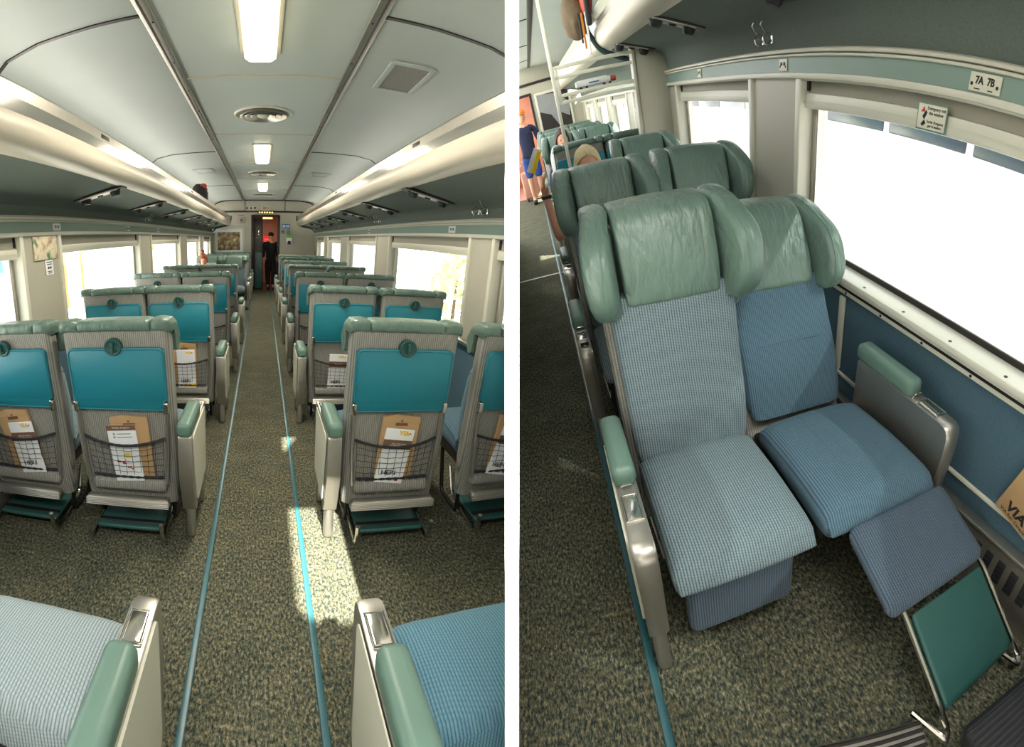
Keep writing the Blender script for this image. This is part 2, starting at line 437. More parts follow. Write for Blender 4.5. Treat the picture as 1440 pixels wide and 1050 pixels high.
            g = G(); e = .012
            rim = [(p[0] * (1 - .006 / .23), (k0 + k1) / 2 + (p[1] - (k0 + k1) / 2) * (1 - .006 / .15)) for p in prof]
            g.tube([lean(p[0], -.026, p[1]) for p in rim + rim[:1]], .0035, 6); g.obj('tray_rim', MT['tray'], tr)
            g = G(); g.lathe([(.0, -.032), (.026, -.032), (.030, -.034), (.036, -.036), (.040, -.032), (.041, -.004), (.0, -.004)], (0, 0, k1 + .006), 'y', 28, lean)
            g.rbox(-.006, .006, -.05, -.03, k1 - .018, k1 + .03, .005, 3, lean); g.rbox(-.015, .015, -.046, -.03, k1 - .012, k1 - .004, .004, 2, lean)
            g.obj('tray_catch', MT['teal'], tr)
            g = G()
            for sx in (-1, 1):
                g = G(); g.rbox(sx * (tw + .004) - .012, sx * (tw + .004) + .012, -.035, 0, k0 - .012, k0 + .045, .006, 3, lean)
                g.obj('tray_hinge', MT['chrome'], tr)
            for sx in (-1, 1):
                g = G(); g.tube([lean(sx * (tw + .002), -.012, k0), lean(sx * (tw - .004), -.016, k0 - .2), lean(sx * (tw - .018), -.03, zb + .13)], .009, 8); g.obj('pocket_rail', MT['alu'], t)
            # net
            nz0, nz1 = zb + .16, k0 - .15
            def net(u, v):     # u -1..1 across, v 0..1 up
                x = u * (tw - .025) * (1 - .06 * (1 - v)); sag = -.028 * (1 - u * u) * v
                return lean(x, -.02 - .035 * (1 - u * u) * (.35 + .65 * v), nz0 + (nz1 - nz0) * v + sag)
            g = G()
            for i in range(11): g.tube([net(-1 + .2 * i, v / 6) for v in range(7)], .0013, 4, cap=False)
            for j in range(1, 6): g.tube([net(-1 + u / 8, j / 6 + .012 * math.sin(u * 2.1 + j)) for u in range(17)], .0013, 4, cap=False)
            nt = g.obj('pocket_net', MT['cord'], t)
            g = G(); g.tube([net(-1.06 + 2.12 * u / 20, 1.0) for u in range(21)], [.0065 + .0012 * (u % 2) for u in range(21)], 8); g.obj('net_cord', MT['cord'], nt)
            g = G(); g.tube([net(-1 + u / 10, 0.0) for u in range(21)], [.006 + .003 * (u % 2) for u in range(21)], 8); g.obj('net_hem', MT['cord'], nt)
            g = G(); g.rbox(-.195, .195, -.052, .03, zb + .075, zb + .145, .024, 4); g.obj('pocket_base', MT['shell'], t)
            g = G(); g.rbox(-.215, .215, -.115, -.055, zb + .02, zb + .068, .018, 4)
            for k in range(5): g.rbox(-.213, .213, -.118 + .0, -.112, zb + .026 + k * .009, zb + .03 + k * .009, .0018, 1)
            g.obj('foot_bar', MT['alu'], t)
        if stowed:
            g = G(); g.rbox(-.17, .17, -.10, .26, .055, .078, .01, 3); fp = g.obj('foot_rest', MT['teal'], t)
            g = G(); g.rbox(-.17, .17, -.065, -.035, .078, .084, .002, 1)
            g.obj('foot_rest_bar', MT['darkm'], fp)
            for sx in (-1, 1):
                g = G(); g.tube(fillet([(sx * .175, .30, .2), (sx * .182, .22, .066), (sx * .184, -.15, .03), (sx * .186, -.18, .15)], .035), .011, 8); g.obj('foot_rest_rail', MT['chrome'], fp)
    # aisle armrest
    if arm:
        x0 = arm * (h + .012); x1 = arm * (h + .085); xa, xb = min(x0, x1), max(x0, x1); xc = (xa + xb) / 2
        y0 = pad[0] if back else pad[0]; H = arm_h - .05
        pr = rpoly([(y0 + .02, H), (arm_len, H), (arm_len, H - .12), (arm_len - .05, .20), (arm_len - .12, .20), (arm_len - .14, .29), (y0 + .2, .26), (y0 + .16, .16), (y0 + .09, .16), (y0 + .01, .38)], [.02, .045, .04, .02, .02, .05, .05, .02, .02, .04], 4)
        g = G(); g.loft([[(xa + .004, p[0] * .99, p[1] * .99 + .003) for p in pr], [(xa + .012, p[0], p[1]) for p in pr], [(xb - .012, p[0], p[1]) for p in pr], [(xb - .004, p[0] * .99, p[1] * .99 + .003) for p in pr]])
        a = g.obj('armrest', MT['alu'], t, 45)
        g = G()
        g.rbox(xa, xb, pad[0], pad[1], H - .012, H + .062, .024, 4, fn=lambda x, y, z: (x, y, z + .012 * math.sin(PI * (y - pad[0]) / (pad[1] - pad[0])))); g.obj('arm_pad', MT['pad'], a)
        ay0, ay1 = pad[1] + .045, min(pad[1] + .045 + .095, arm_len - .045)
        g = G(); g.rbox(xc - .021, xc + .021, ay0, ay1, H - .002, H + .006, .003, 2)
        g.tube([(xc - .024, ay0 - .004, H + .004), (xc + .024, ay0 - .004, H + .004), (xc + .024, ay1 + .004, H + .004), (xc - .024, ay1 + .004, H + .004), (xc - .024, ay0 - .004, H + .004)], .0028, 6)
        g.obj('ashtray_lid', MT['chrome'], a)
        g = G(); g.tube(fillet([(xc - .018, pad[1] + .004, H), (xc - .018, pad[1] + .016, H + .02), (xc + .018, pad[1] + .016, H + .02), (xc + .018, pad[1] + .004, H)], .006), .003, 6); g.obj('pad_catch', MT['chrome'], a)
        if arm_panel:
            xo = xb - .004 if arm > 0 else xa + .004
            pp = rpoly([(y0 + .05, H - .015), (arm_len - .07, H - .015), (arm_len - .1, .22), (y0 + .12, .20)], .03, 4)
            g = G(); g.prism(pp, xo - .003, xo + .004 * arm + .003 * arm, 'x'); g.obj('side_panel', MT['sidepan'], a)
        for yy in (arm_len - .085, y0 + .125):
            g = G(); g.rbox(xc - .024, xc + .024, yy - .03, yy + .03, .0, .22, .018, 4); g.obj('leg', MT['alu'], t)
    return t

#%%LEFT CARRIAGE
ORD = ['first', 'second', 'third', 'fourth', 'fifth', 'sixth', 'seventh', 'eighth', 'ninth']
CUR = 'L'
YB, YE = -.95, 14.75
g = G(); g.box(-1.62, 1.62, YB, YE, -.03, 0); struct('floor', g, MT['carpet'])
for n, (xa, xb) in enumerate(((-.243, -.301), (.197, .19))):
    g = G(); g.rbox(-.013, .013, 0, 14.2, -.002, .007, .004, 2, fn=lambda x, y, z: (xa + (xb - xa) * (y - .6) / 10.5 + x, .3 + y, z)); struct('trim_%d' % (n + 1), g, MT['strip'])
WIN = {-1: [(.3, 2.84), (3.46, 5.89), (6.52, 8.83), (9.6, 11.6), (12.3, 13.9)], 1: [(.3, 3.02), (3.42, 5.83), (6.53, 8.83), (9.6, 11.6), (12.3, 13.9)]}
nwin = 0
def window(s, xw, ya, yb, z0, z1, zblind, n, gl, dep=.10, frame_w=.045, inner='mould'):
    """window in a side wall: s = side, xw = wall face"""
    X = lambda a, b: (min(s * a, s * b), max(s * a, s * b))
    g = G(); x0, x1 = X(xw - .018, xw + dep)
    for y in (ya, yb): g.rbox(x0, x1, y - frame_w / 2, y + frame_w / 2, z0, z1, .008, 2)
    g.rbox(*X(xw - .01, xw + dep), ya, yb, z1 - .012, z1 + .012, .006, 2)
    w = struct('window_%d' % n, g, MT['mould'])
    g = G(); x0, x1 = X(xw + .055, xw + .095)
    for y in (ya + .04, yb - .04): g.rbox(x0, x1, y - .02, y + .02, z0, zblind, .006, 2); g.rbox(x0 + s * .0, x1, y - .034, y - .026, z0, zblind, .003, 1); g.rbox(x0, x1, y + .026, y + .034, z0, zblind, .003, 1)
    g.rbox(x0, x1, ya, yb, z0, z0 + .03, .006, 2)
    struct('inner_frame', g, MT['alu'], w)
    g = G(); x0, x1 = X(xw + .072, xw + .078); g.box(x0, x1, ya + .02, yb - .02, z0, zblind + .02); struct('pane', g, MT[gl], w)
    g = G(); x0, x1 = X(xw + .03, xw + .06); g.box(x0, x1, ya + .02, yb - .02, zblind + .05, z1); struct('blind', g, MT['blind'], w)
    g = G(); x0, x1 = X(xw + .012, xw + .06); g.rbox(x0, x1, ya + .025, yb - .025, zblind, zblind + .062, .006, 2); g.box(*X(xw + .008, xw + .02), ya + .025, yb - .025, zblind + .028, zblind + .033); struct('blind_rail', g, MT['mould'], w)
    g = G()
    for y in (ya + .03, yb - .03): g.box(*X(xw + .02, xw + .06), y - .012, y + .012, zblind + .07, z1 - .01)
    struct('blind_guide', g, MT['darkm'], w)
    return w
for s, side in ((-1, 'left'), (1, 'right')):
    B = lambda g, a, b, *r: g.box(min(s * a, s * b), max(s * a, s * b), *r)
    g = G(); B(g, 1.5, 1.57, YB, YE, 0, .80)
    g.cur = 1; ys = [YB] + [v for w in WIN[s] for v in w] + [YE]
    for k in range(0, len(ys), 2): B(g, 1.5, 1.60, ys[k], ys[k + 1], .80, 1.58)
    B(g, 1.5, 1.60, YB, YE, 1.57, 1.70)
    g.cur = 2
    prof = [(s * 1.505, 1.67), (s * 1.50, 1.76), (s * 1.46, 1.80), (s * 1.36, 1.825), (s * 1.04, 1.885)]
    g.sheet(prof, YB, YE - .1, th=-.012 * s)
    struct('wall_' + side, g, None, mats=[MT['lower'], MT['cream'], MT['felt']])
    g = G(); g.rbox(min(s * 1.44, s * 1.60), max(s * 1.44, s * 1.60), YB, YE, .785, .815, .008, 2); struct('trim_3' if s < 0 else 'trim_4', g, MT['alu'])
    g = G(); B(g, 1.488, 1.502, YB, YE - .02, 1.585, 1.66)
    g.cur = 1
    for z0, z1, d in ((1.565, 1.59, .022), (1.655, 1.668, .026), (1.670, 1.684, .034)): g.rbox(min(s * (1.5 - d), s * 1.51), max(s * (1.5 - d), s * 1.51), YB, YE - .02, z0, z1, .005, 2)
    struct('trim_5' if s < 0 else 'trim_6', g, None, mats=[MT['belt'], MT['mould']])
    for ya, yb in WIN[s]:
        nwin += 1; window(s, 1.5, ya, yb, .80, 1.575, 1.43, nwin, 'glassL')
# heater cover at the foot of the left wall
g = G(); g.prism([(-1.5, .27), (-1.47, .27), (-1.465, .245), (-1.43, .105), (-1.425, 0), (-1.5, 0)], .4, YE, 'y'); hc = struct('baseboard_left', g, MT['alu'])
for k in range(40):
    y = 1.2 + .062 * k; f = lambda a, b, c: (-1.465 + .035 * (.245 - c) / .14 + .002 + a, b, c)
    g = G(); g.rbox(-.003, .002, y, y + .036, .135, .222, .014, 2, f); g.obj('louvre', MT['dark'], hc)
# ceiling
def arc(s): return [(s * 1.60, 2.20), (s * 1.585, 2.36), (s * 1.53, 2.47), (s * 1.42, 2.54), (s * 1.22, 2.572), (s * .9, 2.58)]
g = G(); g.sheet(arc(-1) + [(0, 2.58)] + list(reversed(arc(1))), 1.1, YE, th=.02); struct('ceiling', g, MT['ceil'])
# rear part of the ceiling behind the camera, with openings added to shape the sun patches on the floor
CUR = 'W'; g = G(); hx0, hx1, hy0, hy1 = .15, .60, -1.06, -.17
g.box(-1.6, hx0, -1.3, 1.1, 2.58, 2.62); g.box(hx1, .78, -1.3, 1.1, 2.58, 2.62); g.box(hx0, hx1, -1.3, hy0, 2.58, 2.62); g.box(hx0, hx1, hy1, .38, 2.58, 2.62); g.box(hx0 + .12, hx1, .38, .85, 2.58, 2.62); g.box(hx0, hx1, .85, 1.1, 2.58, 2.62)
cr = .13; g.prism([(hx0, hy0)] + [(hx0 + cr - cr * math.cos(a * PI / 16), hy0 + cr - cr * math.sin(a * PI / 16)) for a in range(9)], 2.58, 2.62, 'z')
struct('ceiling', g, MT['ceil']); CUR = 'L'
for k, (xa, sgn) in enumerate(((-.60, -1), (.575, 1))):
    g = G(); g.rbox(xa - .035, xa + .035, YB, YE, 2.564, 2.583, .006, 2); g.cur = 1; g.box(xa + .006 * sgn - .006, xa + .006 * sgn + .006, YB, YE, 2.562, 2.566)
    g.cur = 2
    for y in [1 + .62 * i for i in range(22)]: g.lathe([(0, -.003), (.006, -.003), (.006, .002), (0, .002)], (xa - sgn * .018, y, 2.563), 'z', 8)
    struct('trim_%d' % (7 + k), g, None, mats=[MT['alu'], MT['darkm'], MT['darkm']])
g = G()
for y in (3.86, 5.82, 7.82, 9.8, 11.8, 13.7): g.box(-.57, .545, y - .012, y + .012, 2.573, 2.582)
struct('trim_9', g, MT['valance'])
for s in (-1, 1):
    g = G()
    for y in (2.8, 6.86, 10.9):
        for a, b in zip(arc(s), arc(s)[1:] + [(s * .61, 2.58)]):
            n = Vector((b[0] - a[0], 0, b[1] - a[1])).normalized(); t = .004; off = Vector((-n.z, 0, n.x)) * t * (1 if s < 0 else -1)
            g.loft([[(a[0] + off.x * 0, y - .014, a[1]), (a[0], y + .014, a[1]), (a[0] - off.x, y + .014, a[1] - abs(off.z) - .002), (a[0] - off.x, y - .014, a[1] - abs(off.z) - .002)], [(b[0], y - .014, b[1]), (b[0], y + .014, b[1]), (b[0] - off.x, y + .014, b[1] - abs(off.z) - .002), (b[0] - off.x, y - .014, b[1] - abs(off.z) - .002)]])
    struct('trim_%d' % (10 if s < 0 else 11), g, MT['darkm'])
# ceiling lamps, air diffusers, grilles
LAMPS = [(2.25, 3.4), (6.4, 7.5), (10.45, 11.55)]
for i, (ya, yb) in enumerate(LAMPS):
    t = thing('ceiling_light', ['large lit ceiling light nearest the camera, cut by the top edge', 'second lit ceiling light between two round air vents', 'farthest small lit ceiling light before the end door'][i], 'ceiling light', (-.027, ya, 2.58), group='ceiling lights in a row')
    L = yb - ya
    g = G(); g.rbox(-.125, .125, -.03, L + .03, -.012, .0, .006, 2); g.obj('frame', MT['cream'], t)
    g = G()
    g.loft([rrect(-.10, .10, 0, L, .02, -.010, 3), rrect(-.097, .097, .004, L - .004, .02, -.05, 3), rrect(-.075, .075, .02, L - .03, .03, -.075, 3)]); g.obj('diffuser', MT['lampL'], t)
for i, y in enumerate((4.92, 8.95, 13.0)):
    t = thing('air_vent', ['large round ceiling air vent between the two nearest lights', 'middle round ceiling air vent past the second light', 'farthest round ceiling air vent by the end wall'][i], 'air vent', (-.012, y, 2.58), group='round ceiling vents')
    g = G(); g.lathe([(.225, 0), (.268, 0), (.27, -.008), (.255, -.018), (.24, -.014), (.225, -.004)], (0, 0, 0), 'z', 40); g.obj('outer_ring', MT['mould'], t)
    for r in (.205, .155, .105):
        g = G(); g.lathe([(r - .016, -.004), (r - .012, -.010), (r + .006, -.036), (r + .014, -.032), (r - .004, -.004)], (0, 0, 0), 'z', 36); g.obj('cone_ring', MT['alu'], t)
    g = G(); g.lathe([(0, -.04), (.04, -.038), (.055, -.028), (.055, 0), (0, 0)], (0, 0, 0), 'z', 24); g.obj('hub', MT['mould'], t)
    g = G(); g.lathe([(0, -.0015), (.24, -.0015), (.24, 0), (0, 0)], (0, 0, 0), 'z', 32); g.obj('duct', MT['darkm'], t)
for i, (x, y, w, l, lab) in enumerate(((.945, 3.65, .135, .28, 'square mesh speaker grille in the ceiling right of the near lights'), (-1.0, 8.6, .15, .22, 'small flat grille in the ceiling above the left luggage rack'), (.98, 9.0, .15, .22, 'small far ceiling grille above the right luggage rack'))):
    t = thing('ceiling_grille', lab, 'grille', (x, y, 2.578), group='ceiling grilles')
    g = G()
    for a in (-1, 1): g.rbox(-w, w, a * l - .02, a * l + .02, -.012, 0, .004, 2); g.rbox(a * w - .02, a * w + .02, -l, l, -.012, 0, .004, 2)
    g.obj('frame', MT['ceil'], t); g = G(); g.box(-w, w, -l, l, -.006, 0); g.obj('mesh_screen', MT['grille'] if i == 0 else MT['ceil'], t)
# luggage racks
def rack(label, s, P, y0, y1, loc_group, mats=('valance', 'chrome', 'alu'), slots=()):
    t = thing('luggage_rack', label, 'luggage rack')
    (xb, zb), (xt, zt), (xr, zr) = P
    bz = lambda t: tuple((1 - t) ** 3 * a + 3 * t * (1 - t) ** 2 * b + 3 * t * t * (1 - t) * c + t ** 3 * d for a, b, c, d in ((xb + .09, xb - .05, xt - .035, xt), (zb + .012, zb - .035, zt - .09, zt)))
    prof = [(s * p[0], p[1]) for p in (bz(k / 14) for k in range(15))]
    g = G(); g.sheet(prof, y0, y1, th=.006 * s); g.obj('valance', MT[mats[0]], t, 60)
    zm = (zt + zr) / 2
    g = G(); g.sheet([(s * xt, zt), (s * (xt - .004), zm)], y0, y1, th=.006 * s, segs=1); g.obj('bright_strip', MT[mats[1]], t)
    g = G(); g.sheet([(s * (xt - .004), zm), (s * xr, zr - .008), (s * (xr + .006), zr), (s * (xr + .02), zr)], y0, y1, th=.006 * s); g.obj('top_rail', MT[mats[2]], t)
    g = G(); g.sheet([(s * xt, zt - .08), (s * 1.2, zt - .02), (s * 1.5, zt + .02)], y0, y1, th=.01); g.obj('shelf', MT['darkm'], t)
    for y in slots:
        g = G(); a, b = sorted((s * (xr - .006), s * (xr + .004))); g.rbox(a, b, y, y + .16, zm + .012, zr - .016, .006, 2); g.obj('handle_slot', MT['darkm'], t)
    return t
for s, side in ((-1, 'left'), (1, 'right')):
    t = rack('long beige %s luggage rack with bright metal rail beside the round ceiling vents' % side, s, ((1.03, 1.885), (.952, 2.0), (.945, 2.11)), YB, YE - .35, None, slots=(2.95, 6.6, 10.2) if s < 0 else (3.1, 6.6, 10.2))
    g = G(); g.tube(fillet([(s * .93, YE - .34, 2.13), (s * .95, YE - .34, 1.97), (s * 1.03, YE - .34, 1.87), (s * 1.38, YE - .34, 1.80), (s * 1.47, YE - .34, 1.70)], .06), .022, 8); g.obj('end_trim', MT['greenarch'], t)
# reading light panels and coat hooks
def reading(loc, s, label, tilt, group, mat='alu', L=.40):
    t = thing('reading_light_panel', label, 'reading light', loc, group=group); t.rotation_euler = (Matrix.Rotation(tilt, 3, 'Y') @ Matrix.Rotation(PI / 2, 3, 'Z')).to_euler()
    g = G(); g.rbox(-.075, .075, -L / 2, L / 2, -.010, .0, .006, 2); g.obj('plate', MT['darkm'], t)
    g = G(); g.rbox(-.055, .055, -L / 2 + .05, L / 2 - .05, -.016, -.008, .004, 2); g.obj('bezel', MT[mat], t)
    for yy in (-L / 2 + .08, L / 2 - .08):
        g = G(); g.lathe([(0, -.05), (.024, -.05), (.034, -.040), (.040, -.018), (.042, -.008), (0, -.008)], (0, yy, 0), 'z', 18); g.obj('spotlight', MT['dark'], t)
    for yy in (-L / 2 + .19, L / 2 - .19):
        g = G(); g.lathe([(0, -.026), (.012, -.026), (.015, -.014), (0, -.014)], (0, yy, 0), 'z', 12); g.obj('button', MT['darkm'], t)
    return t
def hooks(loc, rz, label, group, sc=1.0):
    t = thing('coat_hook', label, 'coat hook', loc, rz, group); t.scale = (sc,) * 3
    g = G(); g.rbox(-.011, .011, -.004, .006, -.03, .03, .004, 2); g.obj('hook_plate', MT['chrome'], t)
    g = G(); g.tube(fillet([(0, .004, .012), (-.005, .05, .02), (-.012, .075, .055), (-.018, .066, .07)], .02), .0045, 8); g.obj('hook_prong', MT['chrome'], t)
    g = G(); g.tube(fillet([(0, .004, -.012), (0, .035, -.035), (-.0, .055, -.02), (0, .05, .004), (0, .028, .0)], .02), .0045, 8); g.obj('hook_loop', MT['chrome'], t)
    return t
proto = None
for s, side in ((-1, 'left'), (1, 'right')):
    for k in range(6):
        y = 3.72 + 1.595 * k
        lab = 'dark reading light panel under the %s luggage rack, %s from the camera' % (side, ORD[k])
        reading((s * 1.23, y, 1.842), s, lab, s * .17, 'reading lights under the %s rack' % side)
    for k, y in enumerate((3.2, 6.38, 9.6, 12.1) if s > 0 else (6.3, 12.4)):
        for j in range(2):
            hooks((s * 1.498, y + .14 * j, 1.755), PI / 2 if s > 0 else -PI / 2, '%s wire coat hook of the %s pair on the %s felt wall' % (('nearer', 'farther')[j], ORD[k], side), 'coat hooks on the %s wall' % side, 1.0)
# seat number plates on the belt
for s, ys, side in ((1, (3.8, 7.0), 'right'), (-1, (3.42, 5.4, 7.0), 'left')):
    for k, y in enumerate(ys):
        t = thing('number_plate', 'small seat number plate on the sage band of the %s wall, %s from the camera' % (side, ORD[k]), 'sign', (s * 1.487, y, 1.622), -PI / 2 * s * -1, 'seat number plates'); t.rotation_euler = (0, 0, PI / 2 if s > 0 else -PI / 2)
        g = G(); g.rbox(-.075, .075, 0, .004, -.026, .026, .003, 2); g.obj('plate', MT['paper'], t)
        letters('seat_numbers', '9A 9B' if k == 0 else '10A 10B', .034, TM(0, .0045, 0, PI / 2, 0, PI), MT['ink'], t)
# picture and notice on the pilaster
t = thing('pilaster_picture', 'small colourful photo print on the left pilaster between near windows', 'picture', (-1.498, 3.2, 1.475), -PI / 2)
g = G(); g.rbox(-.19, .19, 0, .012, -.075, .085, .004, 2); g.obj('photo_panel', MT['art2'], t)
t = thing('wall_notice', 'narrow cream notice with small print under the pilaster picture', 'notice', (-1.498, 3.24, 1.345), -PI / 2)
g = G(); g.rbox(-.065, .065, 0, .005, -.055, .05, .002, 1); g.obj('notice_card', MT['paper'], t)
g = G()
for z, w in ((.035, .045), (.02, .04), (-.03, .04), (-.042, .03)): g.box(-w, w, .005, .006, z - .003, z + .003)
g.box(-.03, -.005, .005, .006, -.012, .004); g.box(.005, .03, .005, .006, -.012, .004); g.obj('printed_lines', MT['ink'], t)
# wall added behind the camera to block the sun
CUR = 'W'; g = G(); g.box(-1.62, .78, -1.36, -1.3, 0, 2.62); struct('wall_rear', g, MT['cream']); CUR = 'L'
# far end wall
g = G(); th = .06
g.box(-1.62, -.335, YE, YE + th, 0, 2.6); g.box(.43, 1.62, YE, YE + th, 0, 2.6); g.box(-.335, .43, YE, YE + th, 2.13, 2.6)
struct('wall_end', g, MT['cream'])
g = G()
g.rbox(-1.5, 1.5, YE - .03, YE, 2.235, 2.275, .008, 2); g.box(-.56, -.545, YE - .012, YE, 2.27, 2.56); g.box(.60, .615, YE - .012, YE, 2.27, 2.56)
g.tube(fillet([(-1.48, YE - .02, 2.3), (-1.40, YE - .02, 2.5), (-1.1, YE - .02, 2.56), (-.6, YE - .02, 2.565), (.6, YE - .02, 2.565), (1.1, YE - .02, 2.56), (1.40, YE - .02, 2.5), (1.48, YE - .02, 2.3)], .15), .012, 6)
struct('trim_12', g, MT['darkm'])
g = G()
for x in (-.335, .43): g.rbox(x - .035, x + .035, YE - .03, YE + .12, 0, 2.15, .008, 2)
g.rbox(-.36, .46, YE - .03, YE + .12, 2.12, 2.17, .008, 2)
dr = struct('door_1', g, MT['darkm'])
g = G(); g.rbox(-.30, -.03, YE + .08, YE + .115, .01, 2.1, .01, 2); lf = struct('door_leaf', g, MT['darkm'], dr)
g = G(); g.rbox(-.24, -.08, YE + .072, YE + .082, 1.25, 1.85, .02, 2); struct('door_window', g, MT['glassR'], lf)
g = G(); g.rbox(-.27, -.05, YE + .074, YE + .082, .06, 1.1, .01, 2); struct('kick_panel', g, MT['teal'], lf)
g = G(); g.box(-.5, -.42, YE + .12, 17.6, 0, 2.3); g.box(.5, .58, YE + .12, 17.6, 0, 2.3); g.box(-.5, .58, 17.6, 17.66, 0, 2.3); g.box(-.5, .58, YE + .12, 17.66, 2.3, 2.36)
struct('wall_vestibule', g, MT['rust'])
g = G(); g.box(-.5, .58, YE, 17.66, -.03, 0); struct('floor', g, MT['darkm'])
t = thing('red_sign', 'red backlit sign on the vestibule wall beyond the end door', 'sign', (.10, 17.55, 1.42)); g = G(); g.rbox(-.12, .12, 0, .03, -.17, .17, .01, 2); g.obj('sign_panel', MT['redlight'], t)
g = G()
for z in (.07, 0, -.07): g.box(-.08, .08, -.004, .0, z - .018, z + .018)
g.obj('sign_print', MT['paper'], t)
t = thing('framed_picture', 'framed landscape print on the left of the far end wall', 'picture', (-1.03, YE, 1.45)); g = G()
for a in (-1, 1): g.rbox(a * .43 - .03, a * .43 + .03, -.025, 0, -.37, .37, .008, 2); g.rbox(-.46, .46, -.025, 0, a * .35 - .03, a * .35 + .03, .008, 2)
g.obj('frame', MT['mould'], t); g = G(); g.box(-.42, .42, -.012, 0, -.34, .34); g.obj('mat_board', MT['paper'], t); g = G(); g.box(-.33, .33, -.015, -.012, -.27, .24); g.obj('print', MT['art'], t)
def sign(name, label, cat, x0, x1, z0, z1, mat, marks=(), y=None, d=.012):
    t = thing(name, label, cat, ((x0 + x1) / 2, y or YE, (z0 + z1) / 2)); w, h = (x1 - x0) / 2, (z1 - z0) / 2
    g = G(); g.rbox(-w, w, -d, 0, -h, h, .004, 2); g.obj('plate', MT[mat], t)
    for nm, m, rects in marks:
        for a, b, c, e in rects: g = G(); g.rbox(a * w, b * w, -d - .003, -d + .001, c * h, e * h, .003, 1); g.obj(nm, MT[m], t)
    return t
sign('pictogram_sign', 'grey sign of three black pictograms above the end door', 'sign', -.54, -.20, 2.29, 2.40, 'valance', [('pictogram', 'ink', [(-.9, -.75, -.6, .6), (-.65, -.5, -.6, .6), (-.15, .05, -.6, .6), (.05, .2, -.3, .1), (.5, .85, -.2, .6), (.45, .6, -.6, 0)])])
sign('notice_sign', 'pale orange notice above the end door', 'sign', -.08, .16, 2.28, 2.42, 'valance', [('notice_print', 'rust', [(-.6, .2, -.5, .5), (.3, .8, -.3, .4)])])
sign('indicator_strip', 'dark strip of small yellow lamps above the end door', 'sign', -.18, .25, 2.205, 2.26, 'dark', [('indicator_lamp', 'lampW', [(-.85 + .34 * i, -.65 + .34 * i, -.5, .5) for i in range(6)])], y=YE - .03)
sign('door_lamp', 'warm strip lamp over the end doorway', 'lamp', -.21, .25, 2.055, 2.10, 'lampW', y=YE + .1)
sign('wall_notice', 'small pinkish notice left of the end door', 'notice', -.76, -.55, 1.93, 2.10, 'rust', [('notice_print', 'cream', [(-.85, .85, -.8, .8)]), ('notice_stamp', 'rust', [(-.4, .3, -.3, .4)])])
sign('small_notice', 'tiny grey sign above the pinkish notice', 'notice', -.74, -.58, 2.13, 2.165, 'greyp')
sign('blue_sign', 'blue pictogram sign on the end wall right of the door', 'sign', .53, .76, 1.80, 1.92, 'blue', [('sign_print', 'paper', [(-.8, -.3, -.6, .6), (-.1, .2, -.5, .5), (.35, .8, -.6, .5)])])
sign('grey_sign', 'grey square sign under the blue sign, on its left', 'sign', .50, .62, 1.64, 1.77, 'greyp', [('sign_print', 'ink', [(-.5, .5, -.1, .15), (-.2, .1, -.5, .5)])])
sign('grey_sign', 'plain grey square sign under the blue sign, on its right', 'sign', .655, .77, 1.64, 1.77, 'greyp')
t = thing('sanitizer_dispenser', 'white and green hand sanitizer dispenser on the end wall', 'dispenser', (.74, YE, 1.5)); g = G(); g.rbox(-.085, .085, -.11, 0, -.14, .14, .03, 3); g.obj('dispenser_body', MT['paper'], t)
g = G(); g.rbox(-.08, .08, -.118, -.05, .03, .138, .02, 3); g.obj('green_label', MT['greenp'], t); g = G(); g.lathe([(0, -.122), (.05, -.12), (.055, -.10), (0, -.10)], (0, 0, -.10), 'y', 16); g.obj('nozzle', MT['navy'], t)

# seats of the first carriage
LX = {'aisle': -.64, 'window': -1.20}; RX = {'aisle': .61, 'window': 1.17}
KW = dict(W=.515, zt=1.13, zb=.17, rec=.13, zc=.50, dc=.56, zh=.84, arm_len=.42, pad=(-.14, .2), arm_h=.64, wf=.17, wl=.15)
GL, GR = 'train seats on the left of the aisle', 'train seats on the right of the aisle'
OFF = {('left', 'aisle'): (-.025, .0, .015), ('left', 'window'): (-.04, .03, .045), ('right', 'aisle'): (.03, 0, 0), ('right', 'window'): (.11, 0, 0)}
def row_seats(X, side, y0s, s):
    for w in ('aisle', 'window'):
        p = None
        for k, y0 in enumerate(y0s):
            lab = 'grey seat back with teal folding table, %s row %s of the long aisle, %s seat' % (ORD[k], side, w)
            loc = (X[w] + OFF[(side, w)][min(k, 2)], y0, 0)
            if p is None: p = make_seat(lab, arm=(-s if w == 'aisle' else None), seatmat='seat' if s < 0 else 'seat_shaded', group=GL if s < 0 else GR, **KW); p.location = loc
            else: dup(p, loc, 0, lab)
ROW = [2.165 + 1.597 * k for k in range(8)]
row_seats(LX, 'left', ROW[:4], -1); row_seats(RX, 'right', ROW[:7], 1)
# nearest seats, seen from over their backs
K0 = dict(KW); K0.update(dc=.49, zc=.455, back=False)
t = make_seat('empty grey-blue seat cushion with green armrest at the lower left corner', arm=1, seatmat='seat_lit', group='nearest seats at the bottom of the aisle view', rear=False, stowed=False, **K0); t.location = (-.595, .60, 0)
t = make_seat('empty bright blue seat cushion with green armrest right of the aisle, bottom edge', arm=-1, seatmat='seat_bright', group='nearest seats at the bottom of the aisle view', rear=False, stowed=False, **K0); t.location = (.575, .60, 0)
# seats that face the camera further down the left side
for k, y in enumerate((10.85, 12.55, 14.1)):
    for w in ('aisle', 'window'):
        lab = 'seat turned towards the camera left of the long aisle, %s such row, %s seat' % (ORD[k], w)
        if k == 0: p = make_seat(lab, arm=(-1 if w == 'aisle' else None), group='facing seats on the left', rear=False, stowed=False, **KW); p.location = (LX[w], y, 0); p.rotation_euler = (0, 0, PI); LX['p' + w] = p
        else: dup(LX['p' + w], (LX[w], y, 0), PI, lab)
